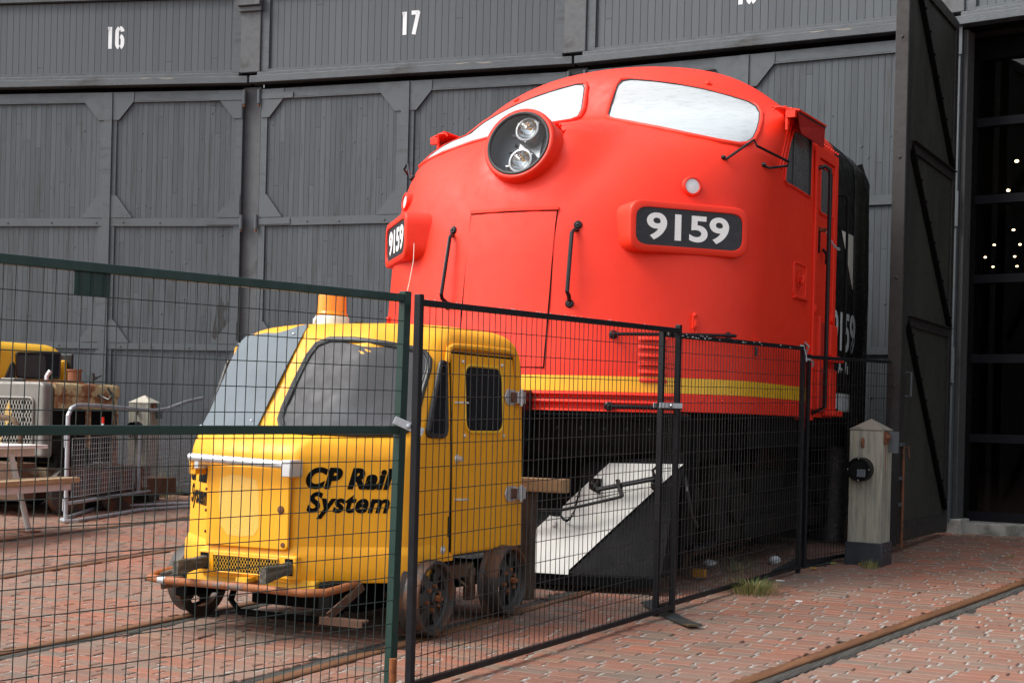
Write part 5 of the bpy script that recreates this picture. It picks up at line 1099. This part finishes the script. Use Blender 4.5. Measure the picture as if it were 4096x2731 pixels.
mb = MB(); c = V((1.625, 10.40, 1.70)); mb.tube([c + V((.0, -.12, .03)), c + V((.02, -.09, .03)), c + V((.03, -.07, -.03)), c + V((0, -.05, -.05))], .008, 6); mb.tube([c + V((0, .05, -.06)), c + V((.02, .10, -.06)), c + V((.03, .15, -.08)), c + V((.02, .16, -.11))], .008, 6); mb.tube([c + V((.01, -.02, .06)), c + V((.03, .02, .03)), c + V((0, .05, -.02)), c + V((.02, 0, -.08))], .007, 6); mb.build('wire_loop', M['galv'], t)
# stakes and base plates
t = thing('steel_stake', 'short rusty steel stake at the foot of the green fence post', 'stake', gv(1.33, 5.26)); mb = MB(); mb.cyl(gv(1.335, 5.255), gv(1.335, 5.255, .145), .0165, 14); mb.build('rod', M['pipe_rust'], t)
def plate(label, pts, sag):
    t = thing('base_plate', label, 'base plate', V(atG(*pts[0])), 0, 'steel base plates under the fence posts'); P = [V(atG(*q)) for q in pts]; mb = MB(); R = []
    for i in range(9):
        s = i / 8; a = P[0].lerp(P[1], s); b_ = P[3].lerp(P[2], s); zz = .012 + sag * (2 * s - 1) ** 2
        R.append([a + UP * (zz - .01), a + UP * zz, b_ + UP * zz, b_ + UP * (zz - .01)])
    mb.grid(R, 0, False); mb.add(R[0], [(0, 1, 2, 3)]); mb.add(R[-1], [(3, 2, 1, 0)]); mb.build('steel_strip', M['plate_steel'], t)
plate('dark steel base plate with worn rust patches under the middle fence posts', [(2562, 2423), (2751, 2517), (2809, 2516), (2618, 2412)], .016)
plate('rusty edged base plate under the far fence posts', [(3085, 2292), (3322, 2258), (3330, 2246), (3190, 2240)], .010)
# ------------------------------------------------------------------ bollards
def bollard(loc, rz, label, cap, shoe_h, top, s=.26):
    t = thing('wooden_bollard', label, 'bollard', loc, rz, 'square timber bollards by the doors'); h = s / 2
    def B(mb, name, mat, **k): return mb.build(name, mat, t, local=True, **k)
    mb = MB(); mb.bx(-h, h, -h, h, 0, top); po = B(mb, 'post', M['timber'], bevel=.008)
    mb = MB(); e = h + .004; mb.add([(-e, -e, top + .001), (e, -e, top + .001), (e, e, top + .001), (-e, e, top + .001), (-e, -e, top + .008), (e, -e, top + .008), (e, e, top + .008), (-e, e, top + .008), (0, 0, top + .092)], [(0, 1, 5, 4), (1, 2, 6, 5), (2, 3, 7, 6), (3, 0, 4, 7), (4, 5, 8), (5, 6, 8), (6, 7, 8), (7, 4, 8)]); B(mb, 'cap', cap, bevel=.003)
    k = h + .014; mb = MB(); mb.bx(-k, k, -k, k, -.05, shoe_h); mb.ball((k, -.06, shoe_h - .06), .014, 8); mb.ball((k, .05, shoe_h - .06), .014, 8); B(mb, 'steel_shoe', M['bollard_shoe'], bevel=.006)
    c = V((.045 - .07, -h, top - .30)); mb = MB(); mb.lathe([(.092, 0), (.092, .095), (.086, .10), (.078, .10), (.074, .085), (.0005, .085)], c, (0, -1, 0), 32); lp = B(mb, 'lamp_drum', M['black_semi'])
    mb = MB(); mb.bx(c.x - .01, c.x + .05, c.y - .094, c.y - .086, c.z - .055, c.z - .002); B(mb, 'lamp_window', M['lampback'])
    mb = MB(); mb.tube([(c.x - .01, c.y - .096, c.z - .002), (c.x + .05, c.y - .096, c.z - .002), (c.x + .05, c.y - .096, c.z - .055), (c.x - .01, c.y - .096, c.z - .055)], .0022, 4, 0, True)
    for a, b_ in ((.082, 0), (-.082, 0), (0, .082), (0, -.082)): mb.ball((c.x + a, c.y - .101, c.z + b_), .005, 6)
    B(mb, 'lamp_screws', M['galv'])
    mb = MB(); c2 = V((-.02, -h - .012, top - .095)); mb.tube([c2 + V((0, -.004 + .018 * math.cos(a) * .6, .030 * math.sin(a))) for a in [2 * pi * i / 12 for i in range(12)]], .010, 7, 0, True); B(mb, 'eye_bolt', M['rust'])
    mb = MB(); mb.bx(h, h + .010, -.115, .015, top - .105, top - .005); mb.lathe([(.0005, .03), (.012, .028), (.014, .015), (.026, .006), (.028, 0)], (h + .010, -.05, top - .05), (1, 0, 0), 14); mb.bx(h + .010, h + .085, .0, .012, top - .17, top - .005, 1); B(mb, 'strike_bracket', [M['rust'], M['wall_iron']])
    mb = MB(); mb.add([(h + .0015, -.06, top - .11), (h + .0015, -.035, top - .11), (h + .0015, -.045, top - .5), (h + .0015, -.05, top - .62)], [(0, 1, 2, 3)]); B(mb, 'rust_run', M['pipe_rust'])
    return t
bollard((1.94, 11.215, gz(11.2)), RD(-3), 'weathered bollard with black round lamp beside the open dark door', M['timber_cap_dark'], .175, 1.035)
bollard((-6.62, 12.62, gz(12.6)), RD(16), 'weathered bollard with pale pyramid cap behind the galvanised barrier', M['timber_cap'], .19, 1.10)
# ------------------------------------------------------------------ loose things on the paving
def tuft(label, loc, n, r, hh, mats=('grass', 'grass_dry'), lean=.6):
    mb = MB()
    for k in range(n):
        a = random.uniform(0, 2 * pi); q = V(loc) + V((math.cos(a), math.sin(a), 0)) * r * random.random() ** .8 * .6; h = hh * random.uniform(.4, 1); d_ = V((math.cos(a), math.sin(a), 0)) * h * random.uniform(.2, 1.2) * lean; w = random.uniform(.0009, .0022); s_ = V((-math.sin(a), math.cos(a), 0)) * w
        m1 = q + d_ * .35 + UP * h * .62; m2 = q + d_ + UP * h * random.uniform(.7, 1.0)
        mb.add([q - s_, q + s_, m1 + s_, m1 - s_, m2], [(0, 1, 2, 3), (3, 2, 4)], 0 if random.random() < .68 else 1)
    o = mb.build('grass_tuft', [M[q] for q in mats]); return tag(o, label, 'grass', 'grass tufts in the paving')
tuft('straggly grass tuft growing out in front of the black fence rail', atG(3010, 2372), 420, .30, .12, lean=1.0)
tuft('short green grass tuft at the foot of the right bollard', atG(3478, 2272), 120, .13, .085)
tuft('tiny green weed beside the concrete ledge of the glazed bay', atG(4040, 2228), 40, .06, .035)
tuft('sparse tall weeds inside the fence behind the grass tuft', atG(2950, 2290), 50, .2, .16)
tuft('dry weeds growing against the wall behind the galvanised barrier', atG(700, 1975), 300, .45, .55, lean=.35)
tuft('small weed clump at the barrier near the left bollard', atG(655, 1990), 140, .3, .22)
def leafm(label, px, mat, r=.035):
    p = V(atG(*px)) + UP * .006; mb = MB(); n = 10; vs = [p + UP * .012]
    for k in range(n): a = 2 * pi * k / n; rr = r * (1 if k % 2 else .62) * random.uniform(.8, 1.2); vs.append(p + V((rr * math.cos(a), rr * math.sin(a) * .8, random.uniform(0, .018))))
    mb.add(vs, [(0, 1 + k, 1 + (k + 1) % n) for k in range(n)], 0, False); o = mb.build('fallen_leaf', mat); tag(o, label, 'leaf', 'fallen leaves on the bricks')
leafm('ochre fallen leaf against the foot of the far fence panel', (3248, 2278), M['leaf'], .05); leafm('yellow green fallen leaf beside the far fence panel', (3327, 2257), M['leaf_green'], .04); leafm('small orange leaf at the foot of the right bollard', (3440, 2260), M['leaf'], .03)
def stone(label, px, r, sq):
    p = V(atG(*px)); mb = MB(); mb.ball(p + UP * r * sq * .8, r, 10, sq=sq); 
    mb.v = [(x + random.gauss(0, r * .08), y + random.gauss(0, r * .08), z + random.gauss(0, r * .05)) for x, y, z in mb.v]; o = mb.build('stone', M['stone'], ang=60); tag(o, label, 'stone', 'pale stones behind the fence')
stone('pale stone just behind the lower fence rail under the locomotive', (3100, 2255), .045, .8); stone('pale flat stone lying between the wood block and the pale stone', (2835, 2262), .06, .45)
random.seed(8)
t = None
for lab, px, L in (('white cigarette end lying right of the grass tuft', (3120, 2325), .06), ('white paper scrap on the bricks below the grass tuft', (3195, 2408), .04)):
    p = V(atG(*px)) + UP * .008; mb = MB(); mb.bar(p - V((L / 2, 0, 0)), p + V((L / 2, .01, 0)), .007, .007); o = mb.build('litter_stick', M['white_paint']); tag(o, lab, 'litter', 'litter on the bricks')
# timber by the coupler
t = thing('timber_block', 'pale sawn beam lying across a dark block behind the rail car', 'timber', (.15, 8.05, .7)); mb = MB(); c0 = atY(2095, 1940, 8.05); c1 = atY(2236, 1938, 8.05); mb.box((c0 + c1) / 2, (c1.x - c0.x + .1, .10, .085)); mb.build('beam', M['newwood'], t, bevel=.004)
t = thing('timber_block', 'dark weathered block under the pale beam behind the rail car', 'timber', (.1, 8.07, gz(8))); c1 = atY(2130, 1966, 8.05); mb = MB(); mb.bx(c1.x - .16, c1.x, 8.02, 8.12, gz(8), c1.z - .004); mb.build('block', M['darkwood'], t, bevel=.006)
a = V(atG(2560, 2300)); b_ = V(atG(2822, 2318)); t = thing('wood_chock', 'yellow ended timber lying on the bricks behind the middle fence posts', 'timber', b_); d_ = (b_ - a); d_.z = 0; d_.normalize(); mb = MB(); mb.bar(a + UP * .05, b_ - d_ * .09 + UP * .045, .065, .054); mb.build('timber_length', M['darkwood'], t, bevel=.004); mb = MB(); mb.bar(b_ - d_ * .089 + UP * .045, b_ + UP * .045, .066, .055); mb.build('painted_end', M['yel_wood'], t, bevel=.003)
# ------------------------------------------------------------------ barrier, table and machines on the left
bs = V(atG(262, 2083)); be_ = V((-6.42, 13.38, gz(13.38))); bd = (be_ - bs).normalized(); bn = V((bd.y, -bd.x, 0)).normalized(); BL = (be_ - bs).length
BA = thing('crowd_barrier', 'galvanised crowd barrier with square mesh and sagging top bar', 'barrier', bs)
def bp_(s, z): return bs + bd * s + UP * z
mb = MB(); mb.tube([bp_(0, .0), bp_(0, .9), bp_(.0, 1.0), bp_(.06, 1.07), bp_(.18, 1.10), bp_(.65, 1.09), bp_(1.35, 1.055), bp_(1.95, 1.03), bp_(2.3, 1.045), bp_(2.85, 1.125), bp_(BL, 1.16)], .021, 10); mb.build('top_bar', M['galv'], BA)
mb = MB(); mb.tube([bp_(0.02, .165), bp_(BL, .165)], .017, 8); mb.build('bottom_bar', M['galv'], BA)
mb = MB(); mb.tube([bp_(0.02, .83), bp_(BL, .83)], .017, 8); mb.build('middle_bar', M['galv'], BA)
mb = MB(); mb.bar(bp_(1.60, .17), bp_(1.60, .82), .03, .03, bn); mb.build('upright', M['galv'], BA)
for s0, s1 in ((.10, 1.52), (1.70, BL - .05)):
    mb = MB(); mb.tube([bp_(s0, .22), bp_(s1, .22), bp_(s1, .78), bp_(s0, .78)], .004, 5, 0, True); k = s0 + .05
    while k < s1: mb.tube([bp_(k, .22), bp_(k, .78)], .0021, 4, 0, False, False); k += .05
    z = .27
    while z < .76: mb.tube([bp_(s0, z), bp_(s1, z)], .0021, 4, 0, False, False); z += .05
    mb.build('mesh_infill', M['galv'], BA)
mb = MB(); mb.tube([bp_(0, .2) + bd * -.01, bp_(0, .21) - bd * .05, bp_(0, .16) - bd * .055, bp_(0, .1) - bd * .055], .008, 6); mb.tube([bp_(0, .86), bp_(0, .87) - bd * .05, bp_(0, .82) - bd * .055, bp_(0, .7) - bd * .05], .008, 6); mb.build('coupling_hook', M['galv'], BA)
mb = MB(); f1 = [atG(252, 2082), atG(390, 2036), atG(470, 2030), atG(760, 2018), atG(900, 2012)]; mb.tube([V(q) + UP * .02 for q in f1], .018, 8); mb.build('foot_tube', M['galv'], BA)
mb = MB(); f1 = [atG(245, 2085), atG(262, 2092), atG(310, 2090), atG(440, 2068), atG(560, 2046), atG(760, 2032), atG(900, 2026)]; mb.tube([V(q) + UP * .02 for q in f1], .018, 8); mb.build('foot_tube', M['galv'], BA)
# picnic table, seen end on
c1 = atD(322, 1908, 12.75); dl = (-FW * .97 - RW * .25).normalized(); dl = V((dl.x, dl.y, 0)).normalized(); dn = V((dl.y, -dl.x, 0))
if dn.dot(RW) > 0: dn = -dn
g0 = V(atG(115, 2140)).z
PT = thing('picnic_table', 'white topped picnic table with a pale timber bench plank', 'picnic table', V((c1.x, c1.y, g0)))
def pt(a, b_, z): return V((c1.x, c1.y, 0)) + dl * a + dn * b_ + UP * z
def pbox(mb, a0, a1, b0, b1, z0, z1): mb.box(pt((a0 + a1) / 2, (b0 + b1) / 2, (z0 + z1) / 2), (a1 - a0, b1 - b0, z1 - z0), Matrix((dl, dn, UP)).transposed())
zbn = c1.z
mb = MB(); pbox(mb, 0, 1.9, 0, .26, zbn - .045, zbn); mb.build('bench_plank', M['bench_wood'], PT, bevel=.006)
mb = MB(); pbox(mb, .10, 1.9, .03, .22, zbn - .11, zbn - .046); mb.build('bench_frame', M['white_metal'], PT, bevel=.003)
zt_ = .815
mb = MB(); pbox(mb, .05, 1.9, .30, 1.05, zt_ - .012, zt_); pbox(mb, .05, 1.9, .30, 1.05, zt_ - .032, zt_ - .014); mb.build('table_top', M['table_white'], PT, bevel=.003)
mb = MB(); pbox(mb, .16, 1.9, .36, 1.0, zt_ - .10, zt_ - .033); mb.build('table_frame', M['white_metal'], PT, bevel=.003)
pf0 = V(atG(116, 2128)); pf1 = atD(42, 1812, 12.35); mb = MB(); mb.tube([pf0 + UP * .01, pf1], .026, 10); mb.build('leg', M['white_metal'], PT)
mb = MB(); mb.box(pf0 + UP * .008, (.16, .12, .012)); mb.build('foot_plate', M['rust'], PT)
mb = MB(); mb.tube([pf0 + dn * .9 + UP * .01, pf1 - dn * .0 + dn * .5], .026, 10); mb.build('leg', M['white_metal'], PT)
# rusty rail trolley / engine unit
XM = -6.02
EN = thing('engine_trolley', 'derelict rail trolley with grey radiator shell and rusty cream bonnet', 'rail trolley', (XM - .6, 11.1, gz(11)))
yf = atX(205, 1600, XM).y; yr_ = atX(478, 1560, XM).y; zt2 = atX(215, 1528, XM).z; zb2 = atX(215, 1830, XM).z
mb = MB(); prf = arc_round([(-1.25, .0), (-1.25, 1.0), (.0, 1.0), (.0, 0)], [0, .09, .09, 0], 6); H_ = zt2 - zb2
mb.prism([(XM + a, zb2 + b_ * H_) for a, b_ in prf], (0, yf - .10, 0), (1, 0, 0), UP, (0, .14, 0)); sh_ = mb.build('radiator_shell', M['radiator'], EN, bevel=.03, seg=4)
go = arc_round([(XM - 1.12, zb2 + .04), (XM - .13, zb2 + .04), (XM - .13, zt2 - .16), (XM - 1.12, zt2 - .16)], .06, 5)
mb = MB(); mb.add([(x, yf - .1035, z) for x, z in go], [list(range(len(go)))]); mb.build('radiator_core', M['black_matt'], sh_)
MESH2 = mesh_mat('expanded metal screen', (.36, .34, .30), .040, .085, .085)
mb = MB(); mb.add([(x, yf - .108, z) for x, z in go], [list(range(len(go)))]); mb.build('grille_screen', MESH2, sh_)
mb = MB(); mb.tube([(x, yf - .108, z) for x, z in go], .013, 8, 0, True); mb.build('grille_rim', M['radiator'], sh_)
mb = MB(); tri = [(XM - .50, zb2 + .30), (XM - .44, zb2 + .36), (XM - .42, zt2 - .30), (XM - .47, zt2 - .20), (XM - .52, zt2 - .30)]; mb.add([(x, yf - .1055, z) for x, z in tri], [list(range(5))]); mb.bx(XM - .98, XM - .55, yf - .106, yf - .1045, zb2 + .05, zb2 + .19); mb.build('yellow_marks', M['yellow_old'], sh_)
mb = MB(); mb.bx(XM - .62, XM - .42, yf - .09, yf + .06, zt2 - .02, zt2 + .035); mb.build('filler_hump', M['radiator'], sh_, bevel=.02, seg=3)
mb = MB(); pr2 = arc_round([(-1.25, 0), (-1.25, .13), (0, .13), (0, 0)], [0, .10, .10, 0], 6); mb.prism([(XM + .012 + a * 1.015, zt2 - .13 + b_) for a, b_ in pr2], (0, yf + .045, 0), (1, 0, 0), UP, (0, yr_ - yf - .045, 0)); mb.build('bonnet', M['rusty_hood'], EN, bevel=.01)
mb = MB(); mb.bx(XM - .95, XM - .25, yf + .1, yr_ - .25, zt2 + .001, zt2 + .022); mb.build('bonnet_lid', M['rusty_top'], EN, bevel=.006)
mb = MB(); mb.bx(XM - .02, XM - .005, yf + .05, yr_ - .02, zt2 - .26, zt2 - .131); mb.build('side_valance', M['rusty_hood'], EN)
for y, w in ((yr_ - .035, .055), ((yf + yr_) / 2 + .05, .05)):
    mb = MB(); mb.bx(XM - .03, XM, y - w / 2, y + w / 2, zb2 - .14, zt2 - .262); mb.build('bonnet_post', M['rusty_hood'], EN)
mb = MB(); mb.bx(XM - 1.2, XM - .04, yf + .06, yr_ - .03, zb2 - .05, zt2 - .14); mb.build('engine_bay', M['black_matt'], EN)
mb = MB(); yq = yf + .3; mb.cyl((XM - .10, yf + .12, zb2 + .12), (XM - .02, yf + .12, zb2 + .12), .10, 18); mb.build('air_filter', M['truck'], EN); mb = MB(); mb.bx(XM - .12, XM + .005, yf + .08, yf + .26, zb2 - .12, zb2 + .02); mb.bx(XM - .1, XM + .0, yf + .2, yq + .3, zb2 - .1, zb2 + .1); mb.build('engine_block', M['truck'], EN, bevel=.01)
mb = MB(); mb.bx(XM - 1.25, XM + .01, yf - .05, yr_ + .5, zb2 - .22, zb2 - .10); mb.bx(XM - 1.2, XM + .03, yf + .2, yr_ + .9, zb2 - .42, zb2 - .24); mb.build('frame', M['rusty_frame'], EN, bevel=.008)
mb = MB(); mb.bx(XM - 1.2, XM - .05, yf - .35, yf - .12, zb2 - .42, zb2 - .05); mb.build('front_box', M['rusty_frame'], EN, bevel=.01)
for z, y in ((zb2 - .14, yf - .1), (zb2 - .28, yf + .0)):
    mb = MB(); mb.lathe([(.030, .0), (.042, .0), (.042, .2), (.03, .2), (.03, 0)], (XM - .12, y - .2, z), (.35, .9, 0), 14); mb.build('pipe_stub', M['rusty_frame'], EN)
mb = MB(); q = atX(372, 1512, XM - .06); mb.cyl(q - UP * .14, q + UP * .05, .017, 8); mb.tube([q + V((.0, 0, -.01)), q + V((.06, .05, .03)), q + V((0, .08, .02)), q + V((-.07, .02, -.05)), q + V((-.05, -.03, -.1)), q + V((.06, .0, -.17)), q + V((.20, .02, -.22)), q + V((.22, .06, -.17)), q + V((.16, .05, -.10)), q + V((.21, .07, -.2)), q + V((.235, .10, -.45)), q + V((.22, .10, -.75))], .012, 7); mb.build('looped_hose', M['rubber'], EN)
q = atX(298, 1500, XM - .5); mb = MB(); mb.lathe([(.07, -.06), (.07, .04), (.082, .045), (.082, .06), (.0005, .062)], q, UP, 18); mb.build('air_intake', M['rusty_top'], EN)
q = atX(186, 1505, XM - .45); mb = MB(); mb.tube([q - UP * .08, q + V((0, .0, .0)), q + V((.02, .03, .06))], .022, 8); mb.build('exhaust_stub', M['alu'], EN)
for y in (atX(232, 2060, XM + .1).y, atX(425, 2022, XM + .1).y):
    mb = MB(); z0 = gz(y) + .23; mb.lathe([(.04, .0), (.17, .0), (.18, .02), (.235, .03), (.235, .09), (.255, .095), (.255, .12), (.04, .12)], (XM + .02, y + .12, z0), (1, 0, 0), 30); mb.build('wheel', M['wheel'], EN, ang=40)
    mb = MB(); mb.lathe([(.04, .0), (.17, .0), (.18, .02), (.235, .03), (.235, .09), (.255, .095), (.255, .12), (.04, .12)], (XM - 1.3, y + .12, z0), (-1, 0, 0), 30); mb.build('wheel', M['wheel'], EN, ang=40)
mb = MB(); q = [atD(0, 1668, 12.9), atD(30, 1670, 12.9), atD(56, 1680, 12.9), atD(74, 1712, 12.9), atD(82, 1740, 12.9), atD(80, 1890, 12.9)]; t = thing('bent_pipe_frame', 'rust brown bent pipe frame standing behind the picnic table', 'pipe frame', q[-1]); mb.tube(q, .026, 10); mb.build('pipe', M['rusty_frame'], t)
t = thing('marker_stick', 'white stick with a red tip standing inside the barrier', 'stick', bp_(.62, .05) - bn * .0); a = atD(411, 1680, 14.2); mb = MB(); mb.cyl(a - UP * .12, a - UP * .03, .013, 8); mb.build('stick', M['white_paint'], t); mb = MB(); mb.cyl(a - UP * .031, a + UP * .03, .015, 8); mb.build('red_tip', M['red'], t)
# second yellow rail car farther back
XC = -7.0; y1 = atX(255, 1470, XC).y; yl = y1 - 1.6; zr = atX(200, 1376, XC).z; z0 = gz(12) + .4
YC2 = thing('rail_inspection_car', 'old yellow rail car cab behind the rusty bonnet, far left', 'rail car', (XC - .7, y1 - .8, gz(12)))
def sl2(z):
    k = max(0, (z - (zr - .14)) / .14); ins = .10 * (1 - math.sqrt(max(0, 1 - k * k))) if k > 0 else 0
    fy = yl + max(0, z - 1.0) * .45 
    return [V((x, y, z)) for x, y in arc_round([(XC - 1.4 + ins * 2.5, fy + ins), (XC - ins * 2.0, fy + .22 + ins), (XC - ins * 2.0, y1 - ins), (XC - 1.4 + ins * 2.5, y1 - ins)], .09, 4)]
zz = [z0 + (zr - .14 - z0) * i / 8 for i in range(9)] + [zr - .14 + .14 * math.sin(pi / 2 * i / 8) for i in range(1, 9)]
mb = MB(); rw_ = [sl2(z) for z in zz]; mb.grid(rw_, 0, True, True); mb.add(rw_[-1], [list(range(len(rw_[-1])))], 0, True); mb.build('cab', M['yellow_old'], YC2, ang=40)
cbv = bvh_of(mb)
def cq_(poly): 
    out = []
    for x, y in poly: q = atX(x, y, XC + .006); out.append(q)
    return out
w = cq_(arc_round([(66, 1411), (240, 1414), (236, 1512), (69, 1508)], 10, 4)); mb = MB(); mb.add(w, [list(range(len(w)))]); wn = mb.build('door_window', M['blackpane'], YC2)
mb = MB(); mb.tube(w, .014, 6, 0, True); mb.build('window_gasket', M['rubber'], wn)
w = cq_([(72, 1420), (176, 1420), (182, 1440), (182, 1505), (70, 1505)]); w = [p + V((.004, 0, 0)) for p in w]; mb = MB(); mb.add(w, [list(range(len(w)))]); mb.build('dusty_pane', M['darkpane'], wn)
w = cq_([(20, 1512), (45, 1456), (52, 1452), (57, 1460), (58, 1512)]); mb = MB(); mb.add(w, [list(range(len(w)))]); q_ = mb.build('quarter_light', M['darkpane'], YC2); mb = MB(); mb.tube(w, .014, 6, 0, True); mb.build('quarter_gasket', M['rubber'], q_)
mb = MB(); mb.bx(XC - .9, XC - .05, y1 + .06, y1 + .11, z0, zr - .16); a = atX(262, 1425, XC - .05); dr_ = mb.build('open_door', M['yellow_old'], YC2, bevel=.02)
mb = MB(); w_ = [atX(x, y, XC - .1) for x, y in ((266, 1416), (320, 1420), (322, 1512), (266, 1512))]; 
A0 = atX(300, 1470, XC - .35); mb.bx(XC - .50, XC + .0, y1 + .115, y1 + .15, atX(300, 1512, XC).z - .3, atX(300, 1416, XC).z); mb.build('door_lining', M['rubber'], YC2, bevel=.01)
mb = MB(); yy_ = y1 + .112; zA = atX(300, 1453, XC).z; zB = atX(300, 1500, XC).z; mb.bx(XC - .36, XC - .16, y1 + .10, y1 + .114, zB, zA); mb.build('lining_window', M['greyboard'], YC2)
for y in (yl + .4, y1 - .3):
    mb = MB(); mb.lathe([(.04, .0), (.20, .0), (.22, .03), (.22, .09), (.04, .1)], (XC - .15, y, gz(y) + .22), (1, 0, 0), 28); mb.build('wheel', M['wheel'], YC2, ang=40)
mb = MB(); mb.bx(XC - 1.2, XC - .2, yl + .2, y1, z0 - .15, z0 + .02); mb.build('chassis', M['black_matt'], YC2)
t = thing('orange_tape', 'strip of orange tape lying on the ground behind the barrier', 'tape', atG(375, 1968)); mb = MB(); mb.bar(V(atG(335, 1972)) + UP * .02, V(atG(400, 1965)) + UP * .03, .04, .006); mb.build('strip', M['amber'], t)
# glass tower across the yard, only met as a reflection in the glazed bay
# ------------------------------------------------------------------ daylight
w = bpy.data.worlds.new('World'); SC.world = w; w.use_nodes = True; nt = w.node_tree; bg = nt.nodes['Background']
sky = nt.nodes.new('ShaderNodeTexSky'); sky.sky_type = 'NISHITA'; sky.sun_disc = False; EL, AZ = math.radians(52), math.radians(-150)
sky.sun_elevation = EL; sky.sun_rotation = math.radians(0); sky.air_density = 1.0; sky.dust_density = 4.0; sky.ozone_density = 1.0
SUNDIR = V((-.62, -.50, .95)).normalized()   # towards the sun: behind the photographer's left shoulder
sky.sun_elevation = math.asin(SUNDIR.z); sky.sun_rotation = math.atan2(SUNDIR.x, SUNDIR.y)
hs = nt.nodes.new('ShaderNodeHueSaturation'); hs.inputs['Saturation'].default_value = .35; nt.links.new(sky.outputs[0], hs.inputs['Color']); nt.links.new(hs.outputs[0], bg.inputs[0]); bg.inputs[1].default_value = .15
sl = bpy.data.lights.new('sun', 'SUN'); sl.energy = 1.15; sl.angle = math.radians(25); sl.color = (1, .96, .9); so = bpy.data.objects.new('sun', sl); COL.objects.link(so)
so.rotation_euler = (-SUNDIR).to_track_quat('-Z', 'Y').to_euler(); so.location = (0, 0, 20)
vs = SC.view_settings; vs.view_transform = 'Standard'; vs.look = 'None'; vs.exposure = 1.04; vs.gamma = 1
SC.cycles.max_bounces = 8; SC.cycles.transparent_max_bounces = 16; SC.cycles.use_denoising = True
